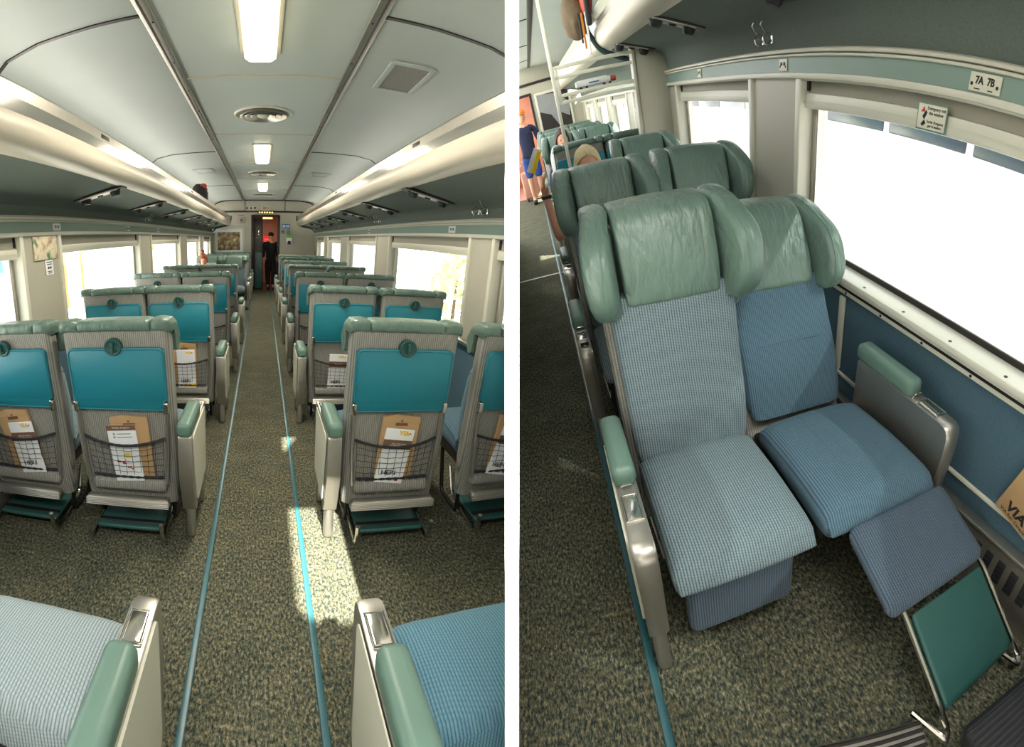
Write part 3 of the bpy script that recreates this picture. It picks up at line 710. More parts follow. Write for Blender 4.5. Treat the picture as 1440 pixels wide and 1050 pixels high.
# pocket contents
def bag(x, y0, dx, roll, label, ztop=.66, m='kraft'):
    lean = lambda X, Y, Z: (X, Y - KW['rec'] * (Z - KW['zb']) / (KW['zt'] - KW['zb']), Z)
    t = thing('paper_bag', label, 'paper bag', (x + dx, y0, 0), group='kraft bags in the seat pockets'); R = Matrix.Rotation(roll, 3, 'Y')
    def f(a, b, c): p = R @ Vector((a, 0, c)); return lean(p.x, b, p.z + .33)
    h = ztop - .33
    g = G(); g.rbox(-.095, .095, -.026, -.006, -.02, h, .006, 2, f); g.prism([(-.095, h - .03), (.095, h - .03), (.09, h), (-.03, h + .012), (-.09, h)], -.029, -.02, 'y', f); g.obj('bag_body', MT[m], t)
    g = G(); g.lathe([(0, -.030), (.006, -.030), (.006, -.025), (0, -.025)], (0, 0, h - .02), 'y', 10, f); g.box(-.028, .03, -.031, -.0255, h - .045, h - .032, f) ; g.obj('bag_hole', MT['brown'], t)
    return t
def card(x, y0, dx, roll, label, kind, ztop=.60):
    lean = lambda X, Y, Z: (X, Y - KW['rec'] * (Z - KW['zb']) / (KW['zt'] - KW['zb']), Z)
    t = thing('safety_card', label, 'leaflet', (x + dx, y0, 0), group='safety leaflets in the seat pockets'); R = Matrix.Rotation(roll, 3, 'Y')
    def f(a, b, c): p = R @ Vector((a, 0, c)); return lean(p.x, b, p.z + .32)
    h = ztop - .32; w = .073
    g = G(); g.rbox(-w, w, -.034, -.030, -.015, h, .003, 1, f); g.obj('card', MT['paper'], t)
    def pr(nm, m, rects):
        g = G()
        for a, b, c, e in rects: g.box(a, b, -.0352, -.034, c, e, f)
        g.obj(nm, MT[m], t)
    def tx(nm, s, sz, X, Z, m, bold=0):
        vs, fs = text_mesh(s, sz, TM(X, 0, Z), bold=bold, th=.0003); g = G(); g.add([f(v[0], -.0352 + v[1], v[2]) for v in vs], fs); g.obj(nm, MT[m], t)
    if kind == 'map':
        pr('header_band', 'brown', [(-w, w, h - .028, h)]); tx('header_text', 'Modèle d’urgence', .012, 0, h - .013, 'paper')
        pr('text_lines', 'greyp', [(-.045, -.035, h - .052, h - .042), (-.025, .045, h - .049, h - .045), (-.045, -.035, h - .07, h - .06), (-.025, .05, h - .067, h - .063)])
        pr('yellow_box', 'yellow', [(-.005, .025, .125, .145)])
        rd = random.Random(3); pr('route_map', 'red', [(-.05 + .009 * i, -.038 + .009 * i, .10 - .003 * i + rd.uniform(-.006, .006), .104 - .003 * i + rd.uniform(-.004, .006)) for i in range(8)] + [(.0 + .01 * i, .007 + .01 * i, .055 + rd.uniform(-.01, .015), .06 + rd.uniform(-.01, .015)) for i in range(4)])
    else:
        pr('header_band', 'brown', [(-w, w, h - .11, h - .06)] if kind != 'band' else [])
        tx('logo', 'VIA', .032, .022, h - .022, 'yellow', .0012); pr('logo_leaf', 'red', [(.047, .055, h - .026, h - .018)])
        if kind != 'band': tx('header_text', 'Safety Information\nConsignes de sécurité', .010, .006, h - .085, 'paper')
        tx('big_print', 'HEP1', .036, -.008, .045, 'ink', .0008)
        pr('corner_marks', 'blue', [(.0, .006, .0, .014), (.010, .016, .0, .014)]); pr('corner_flag', 'red', [(.03, .048, .0, .012)])
        if kind == 'band': pr('yellow_band', 'yellow', [(-.03, w, .0, .022)])
    return t
bag(LX['aisle'] - .025, ROW[0], .045, -.04, 'brown paper bag behind the map leaflet, nearest left aisle seat pocket')
card(LX['aisle'] - .025, ROW[0], .012, -.07, 'white leaflet with brown header and red map, nearest left aisle seat pocket', 'map', .62)
bag(LX['window'] - .04, ROW[0], .02, -.14, 'brown paper bag in the nearest left window seat pocket', .67)
card(LX['window'] - .04, ROW[0], .05, -.12, 'white leaflet with yellow logo in the nearest left window seat pocket', 'logo', .61)
bag(RX['aisle'] + .03, ROW[0], .0, .05, 'brown paper bag in the nearest right aisle seat pocket', .67)
card(RX['aisle'] + .03, ROW[0], -.02, .12, 'white leaflet with brown band and yellow logo, nearest right aisle seat pocket', 'logo', .61)
bag(RX['window'] + .11, ROW[0], -.02, .06, 'brown paper bag in the right window seat pocket cut by the white post', .66)
card(RX['window'] + .11, ROW[0], -.05, .2, 'white leaflet in the right window seat pocket cut by the white post', 'logo', .6)
bag(LX['aisle'], ROW[1], .02, 0, 'brown paper bag in the second row left aisle seat pocket', .68)
card(LX['aisle'], ROW[1], .03, 0, 'white leaflet with a yellow band in the second row left aisle seat pocket', 'band', .63)
card(RX['aisle'], ROW[1], -.02, .02, 'white leaflet in the second row right aisle seat pocket', 'logo', .6)

# luggage on the left rack
t = thing('backpack', 'red and black bag lying on the left luggage rack near the end', 'bag', (-1.12, 8.7, 2.0), .15)
g = G()
for x, y, z, a, b, c in ((.02, 0, .2, .14, .42, .19), (.05, .5, .16, .13, .4, .15)): g.ell((x, y, z), a, b, c, 18, 10, 2.6, fn=lambda X, Y, Z: (X + .012 * math.sin(23 * Y + 11 * Z), Y, Z + .012 * math.sin(17 * Y + 9 * X)))
g.obj('bag_body', MT['blackbag'], t)
g = G()
for k in range(9): g.ell((.08 + .03 * math.sin(k * 2), -.3 + .12 * k, .27 + .05 * math.cos(k * 3)), .06, .05, .045, 10, 6)
g.obj('red_pocket', MT['redbag'], t)

#%%PEOPLE
def skin_mesh(nodes, edges, lvl=1):
    me = bpy.data.meshes.new('body'); me.from_pydata([n[0] for n in nodes], edges, [])
    ob = bpy.data.objects.new('body', me); COL.objects.link(ob)
    ob.modifiers.new('s', 'SKIN'); sv = me.skin_vertices[0].data
    for i, n in enumerate(nodes):
        r = n[1]; sv[i].radius = r if isinstance(r, tuple) else (r, r)
        sv[i].use_root = (i == 0)
    ob.modifiers.new('u', 'SUBSURF').levels = lvl
    dg = bpy.context.evaluated_depsgraph_get(); m2 = bpy.data.meshes.new_from_object(ob.evaluated_get(dg))
    vs = [tuple(v.co) for v in m2.vertices]; fs = [tuple(p.vertices) for p in m2.polygons]
    bpy.data.objects.remove(ob); bpy.data.meshes.remove(me); bpy.data.meshes.remove(m2)
    return vs, fs
def hand_nodes(wrist, direc, nrm, r=.008, curl=.3, base=0, L=.085):
    """palm and five fingers rooted in the palm; returns nodes and edges (offset base)"""
    d = Vector(direc).normalized(); n = Vector(nrm).normalized(); n = (n - d * n.dot(d)).normalized(); sd = d.cross(n); w = Vector(wrist)
    N = [(tuple(w + d * .045), (.028, .016)), (tuple(w + d * .075), (.036, .016))]; E = [(base, base + 1)]
    for i, (o, l) in enumerate(((-.028, .9), (-.009, 1.02), (.010, .96), (.028, .76))):
        p = w + d * .085 + sd * o; i0 = base + len(N)
        q = p + d * L * .45 * l + n * curl * .02; e = q + (d * .75 + n * curl * 1.4).normalized() * L * .5 * l
        N += [(tuple(p), r * 1.15), (tuple(q), r), (tuple(e), r * .8)]; E += [(base + 1, i0), (i0, i0 + 1), (i0 + 1, i0 + 2)]
    p = w + d * .05 - sd * .035; q = p + (d * .6 - sd * .7 + n * .3).normalized() * .035; e = q + (d * .85 - sd * .2 + n * .4).normalized() * .03; i0 = base + len(N)
    N += [(tuple(p), r * 1.4), (tuple(q), r * 1.15), (tuple(e), r * .9)]; E += [(base, i0), (i0, i0 + 1), (i0 + 1, i0 + 2)]
    return N, E
def head_geo(g, c, yaw=0, pitch=0, s=1.0):
    """skull with brow, nose, lips, chin and ears; the face looks along +y before turning"""
    R = Matrix.Rotation(yaw, 3, 'Z') @ Matrix.Rotation(pitch, 3, 'X'); C = Vector(c)
    f = lambda x, y, z: tuple(C + R @ Vector((x * s, y * s, z * s)))
    rings = []
    for z, w, fr, bk in ((-.115, .028, .075, -.01), (-.10, .045, .088, .03), (-.07, .06, .092, .055), (-.035, .068, .092, .078), (0, .074, .09, .092), (.04, .077, .092, .098), (.075, .07, .082, .092), (.10, .05, .055, .068), (.115, .02, .02, .03)):
        ring = []
        for k in range(20):
            a = 2 * PI * k / 20; cy = math.sin(a)
            ring.append((w * math.cos(a), (fr if cy > 0 else bk) * cy, z))
        rings.append(ring)
    g.loft(rings, f)
    g.prism(rpoly([(.085, .02), (.118, -.028), (.112, -.04), (.085, -.042)], .008), -.013, .013, 'x', f)
    g.rbox(-.024, .024, .082, .099, -.075, -.058, .007, 3, f)
    for sx in (-1, 1): g.ell((sx * .03, .086, .005), .014, .01, .008, 10, 6, fn=f); g.ell((sx * .077, -.005, -.01), .01, .02, .032, 10, 6, fn=f)
    return f
def hair_cap(mat, parent, c, yaw, pitch=0, s=1.0, low=-.03, bun=False, back_low=-.1):
    R = Matrix.Rotation(yaw, 3, 'Z') @ Matrix.Rotation(pitch, 3, 'X'); C = Vector(c); f = lambda x, y, z: tuple(C + R @ Vector((x * s, y * s, z * s)))
    g = G(); rings = []
    for k in range(9):
        t = k / 8; ring = []
        for q in range(24):
            a = 2 * PI * q / 24; fr = max(0, math.sin(a)); zl = low + (.075 - low) * fr ** .8 + (back_low - low) * max(0, -math.sin(a))
            z = zl + (.128 - zl) * t; e = math.sqrt(max(.0004, 1 - max(0, z / .13) ** 2.2)); wob = 1 + .03 * math.sin(7 * a + 9 * t)
            ring.append((.088 * e * math.cos(a) * wob, (.102 if math.sin(a) > 0 else .112) * e * math.sin(a) * wob, z))
        rings.append(ring)
    g.loft(rings, f)
    if bun: g.ell((.02, -.06, .14), .045, .045, .04, 14, 8, fn=f)
    return g.obj('hair', MT[mat], parent, 60)
# man in black walking out through the end door, seen from behind
def man():
    x, y = .215, 15.05
    t = thing('person', 'person in black clothes and cap walking out through the far doorway', 'person', (x, y, 0))
    hips = (0, 0, .88)
    N = [(hips, (.13, .09)), ((0, .01, 1.05), (.125, .085)), ((0, .0, 1.25), (.15, .10)), ((0, -.005, 1.38), (.12, .075)), ((0, .0, 1.46), .05),
         ((-.185, 0, 1.36), .052), ((-.225, -.02, 1.12), .042), ((-.225, .03, .90), .032),
         ((.185, 0, 1.36), .052), ((.21, .03, 1.12), .042), ((.19, .10, .92), .032),
         ((-.085, .0, .80), .08), ((-.09, .10, .48), .056), ((-.08, .02, .12), .04), ((-.08, .12, .05), .035),
         ((.085, 0, .80), .08), ((.085, -.06, .46), .056), ((.075, -.22, .14), .04), ((.075, -.16, .05), .035), ((0, .01, 1.5), .05)]
    E = [(0, 1), (1, 2), (2, 3), (3, 4), (4, 19), (3, 5), (5, 6), (6, 7), (3, 8), (8, 9), (9, 10), (0, 11), (11, 12), (12, 13), (13, 14), (0, 15), (15, 16), (16, 17), (17, 18)]
    for w, d, i in (((-.225, .03, .90), (0, .12, -1), 7), ((.19, .10, .92), (0, .2, -1), 10)):
        n, e = hand_nodes(w, d, (0, 1, .2), base=len(N)); E.append((i, len(N))); N += n; E += e
    g = G(); g.add(*skin_mesh(N, E)); head_geo(g, (0, .02, 1.57), 0, -.1, .95); g.obj('body', MT['skin'], t, 60)
    sh = [(n[0], (n[1][0] + .03, n[1][1] + .03) if isinstance(n[1], tuple) else n[1] + .022) for n in N[:11]]
    sh[4] = ((0, -.003, 1.43), .062); sh[0] = ((0, 0, .72), (.17, .13))
    for i in (7, 10): sh[i] = (tuple(Vector(N[i - 1][0]).lerp(Vector(N[i][0]), .75)), .052)
    g = G(); g.add(*skin_mesh(sh, E[:4] + E[5:11])); g.obj('shirt', MT['black'], t, 60)
    tr = [((0, 0, .98), (.15, .11))] + [(N[i][0], N[i][1] + .032) for i in (11, 12, 13, 15, 16, 17)]
    g = G(); g.add(*skin_mesh(tr, [(0, 1), (1, 2), (2, 3), (0, 4), (4, 5), (5, 6)])); g.obj('trousers', MT['black'], t, 60)
    for px, py in ((-.08, .07), (.075, -.2)): g = G(); g.rbox(px - .05, px + .05, py - .12, py + .16, 0, .09, .035, 3); g.obj('shoe', MT['dark'], t)
    g = G(); g.ell((0, .015, 1.62), .085, .10, .075, 18, 9); g.rbox(-.06, .06, .09, .18, 1.605, 1.618, .005, 2); g.obj('cap', MT['black'], t)
man()
def sitter(label, loc, rz, hairm, shirtm, arms, head=(0, .03, 1.18), hy=0, hp=0, bun=False, trouser='navy', hs=1.0, ex=None):
    """seated figure: pelvis over its local origin, facing +y; arms = two lists of (shoulder, elbow, wrist, hand direction)"""
    t = thing('person', label, 'person', loc, rz)
    H = Vector(head)
    N = [((0, 0, .56), (.15, .12)), ((0, -.02, .72), (.135, .10)), ((0, .0, .90), (.155, .10)), ((H.x * .5, H.y * .5, H.z - .19), (.11, .07)), ((H.x * .8, H.y * .8, H.z - .12), .05), (tuple(H - Vector((0, .0, .05))), .055),
         ((-.09, .10, .56), .085), ((-.10, .46, .55), .062), ((-.10, .48, .12), .042), ((-.10, .58, .05), .035),
         ((.09, .10, .56), .085), ((.10, .46, .55), .062), ((.10, .48, .12), .042), ((.10, .58, .05), .035)]
    E = [(0, 1), (1, 2), (2, 3), (3, 4), (4, 5), (0, 6), (6, 7), (7, 8), (8, 9), (0, 10), (10, 11), (11, 12), (12, 13)]
    SH = [(n[0], (n[1][0] + .014, n[1][1] + .014)) for n in N[:3]] + [(N[3][0], (.118, .078)), (tuple(Vector(N[3][0]) + Vector((0, 0, .035))), .066)]; SE = [(0, 1), (1, 2), (2, 3), (3, 4)]
    for a, sl in arms:
        b = len(N); N += [(a[0], .05), (a[1], .04), (a[2], .029)]; E += [(3, b), (b, b + 1), (b + 1, b + 2)]
        n, e = hand_nodes(a[2], a[3], a[4], base=len(N)); E.append((b + 2, len(N))); N += n; E += e
        q = len(SH); SH += [(a[0], .066), (a[1], .055)]; SE += [(3, q), (q, q + 1)]
        if sl > 0: SH.append((tuple(Vector(a[1]).lerp(Vector(a[2]), sl)), .045)); SE.append((q + 1, q + 2))
        elif sl < 0: SH[q + 1] = (tuple(Vector(a[0]).lerp(Vector(a[1]), -sl)), .058)
    g = G(); g.add(*skin_mesh(N, E)); head_geo(g, tuple(H), hy, hp, hs); g.obj('body', MT['skin'], t, 60)
    g = G(); g.add(*skin_mesh(SH, SE)); g.obj('shirt', MT[shirtm], t, 60)
    g = G(); g.add(*skin_mesh([((0, 0, .55), (.165, .135))] + [(N[i][0], N[i][1] + .016) for i in (6, 7, 8, 10, 11, 12)], [(0, 1), (1, 2), (2, 3), (0, 4), (4, 5), (5, 6)])); g.obj('trousers', MT[trouser], t, 60)
    for sx in (-.10, .10): g = G(); g.rbox(sx - .045, sx + .045, .44, .68, 0, .09, .03, 3); g.obj('shoe', MT['dark'], t)
    hair_cap(hairm, t, tuple(H), hy, hp, hs * 1.06, low=-.06, bun=bun, back_low=-.14)
    return t
lap = [([(-.19, 0, .98), (-.24, .12, .76), (-.10, .32, .72), (.5, .8, 0), (0, 0, -1)], .4), ([(.19, 0, .98), (.24, .12, .76), (.10, .32, .72), (-.5, .8, 0), (0, 0, -1)], .4)]
sitter('auburn-haired person seated in the left rows by the window, facing the camera', (-1.22, 10.5, -.02), PI, 'hair_red', 'grey_cloth', lap, head=(.04, .12, 1.10), hp=-.5, bun=True)

#%%RIGHT CARRIAGE
CUR = 'R'
XW, YA, YZ = 1.22, -1.14, 12.0
g = G(); g.box(-1.7, 1.32, -.5, YZ, -.03, 0); struct('floor', g, MT['carpet'])
g = G(); g.rbox(-.014, .014, 0, YZ, -.002, .008, .004, 2, fn=lambda x, y, z: (x - .006 * (y - 1), y - .3, z)); struct('trim_13', g, MT['strip'])
g = G(); g.rbox(-1.0, .05, 5.54, 5.57, -.002, .005, .002, 1); struct('trim_14', g, MT['valance'])
RW = [(-.1, 2.27), (2.83, 4.34), (4.9, 6.2), (6.6, 7.9), (8.3, 9.6), (10.0, 11.3)]
g = G(); g.box(XW, XW + .07, YA, YZ, 0, .885)
g.cur = 1; ys = [YA] + [v for w in RW for v in w] + [YZ]
for k in range(0, len(ys), 2): g.box(XW, XW + .1, ys[k], ys[k + 1], .885, 1.675)
g.box(XW, XW + .1, YA, YZ, 1.66, 1.785)
g.cur = 2; g.sheet([(.82, 2.005), (1.12, 1.925), (1.17, 1.90), (1.205, 1.86), (1.225, 1.75)], YA, YZ - .1, th=.012)
struct('wall_right', g, None, mats=[MT['lower'], MT['cream'], MT['felt']])
nw = 20
for ya, yb in RW: nw += 1; window(1, XW, ya, yb, .885, 1.665, 1.545, nw, 'glassR', dep=.10)
g = G(); g.cur = 0
g.rbox(XW - .06, XW + .09, YA, YZ, .88, .91, .008, 2); g.rbox(XW - .045, XW, YA, YZ, .86, .883, .006, 2); g.rbox(XW - .025, XW, YA, YZ, .815, .84, .006, 2)
g.cur = 1; g.box(XW - .03, XW, YA, YZ, .84, .861); g.box(XW + .05, XW + .06, YA, YZ, .91, .935)
for y in [.5 + .27 * i for i in range(14)]: g.lathe([(0, 0), (.007, 0), (.007, .003), (0, .003)], (XW - .035, y, .909), 'z', 8)
for y in [.38 + .27 * i for i in range(14)]: g.lathe([(0, -.003), (.006, -.003), (.006, .004), (0, .004)], (XW - .025, y, .828), 'x', 8)
struct('trim_15', g, None, mats=[MT['mould'], MT['darkm']])
g = G(); g.box(XW - .012, XW + .002, YA, YZ, 1.68, 1.75)
g.cur = 1
for z0, z1, d in ((1.66, 1.684, .024), (1.744, 1.755, .028), (1.758, 1.772, .034)): g.rbox(XW - d, XW + .01, YA, YZ, z0, z1, .006, 2)
struct('trim_16', g, None, mats=[MT['belt'], MT['mould']])
g = G(); g.rbox(XW - .012, XW, YA, YZ, .372, .392, .004, 2); g.rbox(XW - .014, XW, 1.76, 1.80, .40, .79, .004, 2); struct('trim_17', g, MT['sidepan'])
# wall added behind the camera to cut the daylight in the second carriage
CUR = 'R0'; g = G(); g.box(-.2, 1.32, -1.2, -1.14, 0, 2.2); struct('wall_rear', g, MT['cream']); CUR = 'R'
# heater cover along the foot of the wall
g = G(); g.prism([(XW, .27), (XW - .03, .27), (XW - .035, .245), (XW - .075, .105), (XW - .08, 0), (XW, 0)], YA, 4.5, 'y'); g.rbox(XW - .05, XW, YA, 4.5, .262, .285, .006, 2); hc = struct('baseboard_right', g, MT['alu'])
for k in range(22):
    y = .1 + .062 * k
    g = G(); f = lambda a, b, c: (XW - .035 - .04 * (.245 - c) / .14 - .002 + a, b, c)
    g.rbox(-.003, .002, y, y + .036, .135, .222, .014, 2, f)
    for j in range(4): g.box(-.005, -.002, y + .003, y + .033, .148 + .018 * j, .154 + .018 * j, f)
    g.obj('louvre', MT['dark'], hc)
# ceiling, rack and the underside fixtures
g = G(); g.sheet([(-1.6, 2.42), (-1.1, 2.52), (-.5, 2.55), (.25, 2.55), (.75, 2.51), (1.1, 2.42), (1.24, 2.2)], .5, YZ, th=.02)
struct('ceiling', g, MT['ceil'])
g = G()
for y in (4.2, 6.3, 8.4, 10.5): g.box(-.5, .25, y - .01, y + .01, 2.542, 2.551)
g.rbox(.22, .28, 2.0, YZ, 2.538, 2.552, .005, 2); struct('trim_18', g, MT['darkm'])
t = rack('white-beige luggage rack over the pair of seats in the close-up view', 1, ((.80, 2.005), (.705, 2.15), (.66, 2.24)), .6, YZ - .2, None, mats=('valance', 'alu', 'mould'))
g = G(); g.tube(fillet([(.62, 4.85, 2.36), (.625, 4.85, 2.18), (.72, 4.85, 2.0), (.95, 4.85, 1.90), (1.14, 4.85, 1.82), (1.19, 4.85, 1.66)], .07, 7), .022, 10); g.obj('end_trim', MT['greenarch'], t)
for k, y in enumerate((2.15, 3.3, 4.55)):
    reading((.935, y, 1.976), 1, 'dark reading light panel under the close-up view rack, %s from the camera' % ORD[k], -math.atan(.08 / .30) * -1, 'reading lights of the close-up view', L=.36)
for k, y in enumerate((2.56, 4.95)):
    for j in range(2):
        hooks((1.213, y + .1 * j, 1.83), PI / 2, '%s wire coat hook of the %s pair on the dark felt above the windows' % (('nearer', 'farther')[1 - j if 0 else j], ('near', 'far')[k]), 'coat hooks above the windows', .9)
for k, (y, s1) in enumerate(((1.13, '7A  7B'), (2.42, '8A  8B'), (3.7, '9A  9B'))):
    t = thing('number_plate', ['cream seat plate reading 7A 7B on the sage band, upper right', 'small seat plate on the sage band above the window pillar', 'tiny seat plate on the sage band above the farther window'][k], 'sign', (XW - .013, y, 1.714), -PI / 2, 'seat number plates')
    w = .064 if k == 0 else .04
    g = G(); g.rbox(-w, w, -.005, 0, -.025, .025, .012, 3); g.obj('plate', MT['sidepan'], t)
    letters('seat_numbers', s1, .028 if k == 0 else .018, TM(0, -.0055, .004), MT['ink'], t, .0008)
    g = G()
    for x in (-w + .012, w - .012):
        g = G(); g.lathe([(0, -.007), (.005, -.007), (.005, -.004), (0, -.004)], (x, 0, -.006), 'y', 10); g.obj('screw', MT['darkm'], t)
    for a, b in (((-.04, -.016), (.016, .036)) if k == 0 else ()): g = G(); g.box(a, b, -.0058, -.005, -.019, -.016); g.obj('small_print', MT['ink'], t)
t = thing('exit_sticker', 'cream emergency exit sticker on the blind rail of the large window', 'sticker', (XW - .01 + .016, 1.36, 1.59), -PI / 2)
g = G(); g.rbox(-.075, .075, -.003, 0, -.042, .042, .006, 2); g.obj('sticker_card', MT['pad'], t)
g = G(); g.rbox(-.07, .07, -.0035, -.002, -.037, .037, .004, 2); g.obj('sticker_face', MT['sidepan'], t)
letters('sticker_text', 'Emergency exit\nthis window', .0145, TM(.022, -.004, .019), MT['ink'], t); letters('sticker_text', 'Sortie d’urgence\npar la fenêtre', .0125, TM(.022, -.004, -.02), MT['ink'], t)
g = G(); g.prism([(-.05, -.025), (-.035, -.01), (-.025, -.02), (-.04, -.03)], -.0042, -.003, 'y'); g.prism([(-.045, -.0), (-.03, .02), (-.022, .012), (-.035, -.01)], -.0042, -.003, 'y'); g.obj('running_figure', MT['ink'], t)
g = G(); g.prism([(-.055, .012), (-.04, .03), (-.035, .014)], -.0042, -.003, 'y'); g.obj('red_arrow', MT['red'], t)
# partition with pole, rails, shelf and a model train
t = thing('partition_frame', 'pale metal pole with ladder-like rails forming an open shelf behind the seats', 'partition', (0, 4.6, 0))
g = G(); g.rbox(.255, .283, -.014, .014, .0, 2.53, .005, 2); g.obj('pole', MT['sidepan'], t)
for z in (1.935, 1.865, 1.735, 1.685):
    g = G(); g.rbox(.27, .99, -.012, .012, z - .013, z + .013, .004, 2); g.obj('rail', MT['sidepan'], t)
for x in (.30, .965):
    g = G(); g.rbox(x - .014, x + .014, -.012, .012, 1.68, 1.94, .004, 2); g.obj('upright', MT['sidepan'], t)
g = G(); g.rbox(.28, .99, .012, .22, 1.735, 1.745, .003, 1); g.obj('shelf', MT['darkm'], t)
g = G(); g.rbox(.955, 1.225, 4.58, 4.66, 0, 1.99, .01, 2); g.rbox(.925, .955, 4.57, 4.67, 0, 2.0, .008, 2); struct('wall_partition', g, MT['cream'])
t = thing('model_train', 'white model locomotive with an orange nose on the partition shelf', 'model train', (.62, 4.7, 1.746))
g = G(); g.rbox(-.17, .13, -.022, .022, .018, .062, .006, 2); g.rbox(-.155, .10, -.018, .018, .06, .068, .003, 1); g.obj('locomotive_body', MT['paper'], t)
g = G(); g.rbox(.13, .175, -.021, .021, .018, .058, .012, 3); g.obj('nose', MT['redbag'], t)
g = G(); g.rbox(-.06, .03, -.0235, -.02, .034, .044, .002, 1); g.obj('side_stripe', MT['blue'], t)
for x in (-.13, -.08, .07, .12):
    g = G(); g.lathe([(0, -.02), (.011, -.02), (.011, .02), (0, .02)], (x, 0, .011), 'y', 14); g.obj('wheel_set', MT['dark'], t)
# end wall of the second carriage
g = G(); g.box(.15, 1.32, YZ, YZ + .06, 0, 2.56); g.box(-1.7, -.75, YZ, YZ + .06, 0, 2.56); g.box(-.75, .15, YZ, YZ + .06, 2.05, 2.56); struct('wall_end', g, MT['cream'])
g = G(); g.rbox(.12, .17, YZ - .03, YZ + .08, 0, 2.07, .008, 2); g.rbox(-.77, .17, YZ - .03, YZ + .08, 2.03, 2.08, .008, 2); g.rbox(-1.6, 1.2, YZ - .03, YZ, 2.22, 2.27, .008, 2); struct('door_2', g, MT['darkm'])
g = G(); g.box(-.8, -.75, YZ + .06, 14.5, 0, 2.3); g.box(.15, .2, YZ + .06, 14.5, 0, 2.3); g.box(-.8, .2, 14.5, 14.56, 0, 2.3); g.box(-.8, .2, YZ + .06, 14.56, 2.3, 2.36); g.box(-.8, .2, YZ, 14.56, -.03, 0); struct('wall_vestibule', g, MT['rust'])
t = thing('map_picture', 'framed grey and white wall map on the far end wall', 'picture', (.62, YZ, 1.68)); g = G()
for a in (-1, 1): g.rbox(a * .36 - .025, a * .36 + .025, -.03, 0, -.46, .36, .008, 2)
for z in (-.44, .34): g.rbox(-.38, .38, -.03, 0, z - .025, z + .025, .008, 2)
g.obj('frame', MT['mould'], t); g = G(); g.box(-.34, .34, -.012, 0, -.42, .33); g.obj('backing', MT['darkm'], t)
g = G(); g.prism([(-.34, .33), (.1, .28), (.34, .05), (.3, -.2), (.12, -.1), (.05, -.36), (-.1, -.1), (-.34, .0)], -.016, -.011, 'y'); g.obj('map_shape', MT['greyp'], t)
# seats of the second carriage
KR = dict(W=.465, zt=1.365, zb=.2, rec=.14, zc=.55, dc=.655, zh=1.08, arm_len=.63, pad=(.06, .37), arm_h=.69, seatmat='seat', rear=False, stitch=True)
GP = 'pair of seats at the front of the close-up view'
t = make_seat('large aisle seat with green leather headrest in the close-up view, leg rest folded down', arm=1, leg_rest=True, group=GP, **KR); t.location = (.325, 1.47, 0); t.rotation_euler = (0, 0, PI)
KB = dict(KR); KB.update(rec=.46, zt=1.235, zh=.955, arm_h=.745, pad=(.06, .41), seatmat='seat_shaded')
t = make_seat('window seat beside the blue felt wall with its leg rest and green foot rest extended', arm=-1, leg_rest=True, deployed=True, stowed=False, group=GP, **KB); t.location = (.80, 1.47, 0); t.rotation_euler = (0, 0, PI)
KR['stitch'] = False
A = make_seat('aisle seat with green headrest directly behind the large aisle seat', arm=1, leg_rest=True, group='seats in rows behind the pair', **KR); A.location = (.305, 2.70, 0); A.rotation_euler = (0, 0, PI)
t = thing('number_plate', 'small black plate numbered 8 on the armrest behind the large aisle seat', 'sign', (.026, 2.13, .636)); t.rotation_euler = (.5, 0, 0)
g = G(); g.rbox(-.02, .02, -.006, 0, -.03, .03, .004, 2); g.obj('plate', MT['dark'], t); letters('seat_number', '8', .034, TM(0, -.0068, 0), MT['paper'], t, .001)
KB2 = dict(KR); KB2.update(rec=.2)
Bs = make_seat('window seat with green headrest directly behind the extended window seat', arm=None, leg_rest=True, group='seats in rows behind the pair', **KB2); Bs.location = (.85, 2.70, 0); Bs.rotation_euler = (0, 0, PI)
dup(Bs, (.80, 3.9, 0), PI, 'third green headrest by the window, just in front of the partition panel')
KC = dict(KR); KC.update(rec=.3, zt=1.22, zh=.92)
t = make_seat('low reclined aisle seat holding the reader with the yellow paper', arm=1, leg_rest=False, group='seats in rows behind the pair', **KC); t.location = (.325, 3.95, 0); t.rotation_euler = (0, 0, PI)
KT = dict(KR); KT.update(rear=True, zt=1.36, zh=1.06, seatmat='seat')
p = make_seat('far grey seat back with teal table beyond the pole, aisle side', arm=-1, group='far seats seen from behind', **KT); p.location = (.40, 5.05, 0)
dup(p, (.88, 5.05, 0), 0, 'far grey seat back with teal table below the partition panel, window side')
for k, y in enumerate((7.0, 8.4, 9.8)):
    for w, x in (('aisle', .35), ('window', .85)):
        dup(A if w == 'aisle' else Bs, (x, y, 0), PI, '%s far green headrest facing the camera beyond the partition, %s side' % (ORD[k].capitalize(), w), 'far seats facing the camera')
# foot bars of the seat in front, cut by the lower right corner
t = thing('foot_bar', 'ribbed metal foot bar at the bottom edge near the chrome hook', 'foot bar', (.53, .35, 0), -.35)
g = G(); g.rbox(-.22, .09, -.06, .06, .10, .15, .012, 3)
g.obj('bar_body', MT['alu'], t); g = G()
for k in range(6): g.rbox(-.22, .085, -.048 + .018 * k, -.038 + .018 * k, .145, .155, .003, 1)
g.obj('grip_ribs', MT['darkm'], t); g = G(); g.rbox(-.2, .06, -.03, .03, 0, .11, .01, 2); g.obj('bracket', MT['darkm'], t)
t = thing('foot_bar', 'black ribbed rubber foot pad in the bottom right corner', 'foot bar', (.84, .185, 0), -.12)
g = G(); g.rbox(-.16, .28, -.08, .075, .10, .19, .025, 4); g.obj('pad_body', MT['dark'], t); g = G()
for k in range(9): g.rbox(-.15, .27, -.066 + .015 * k, -.060 + .015 * k, .185, .194, .002, 1)
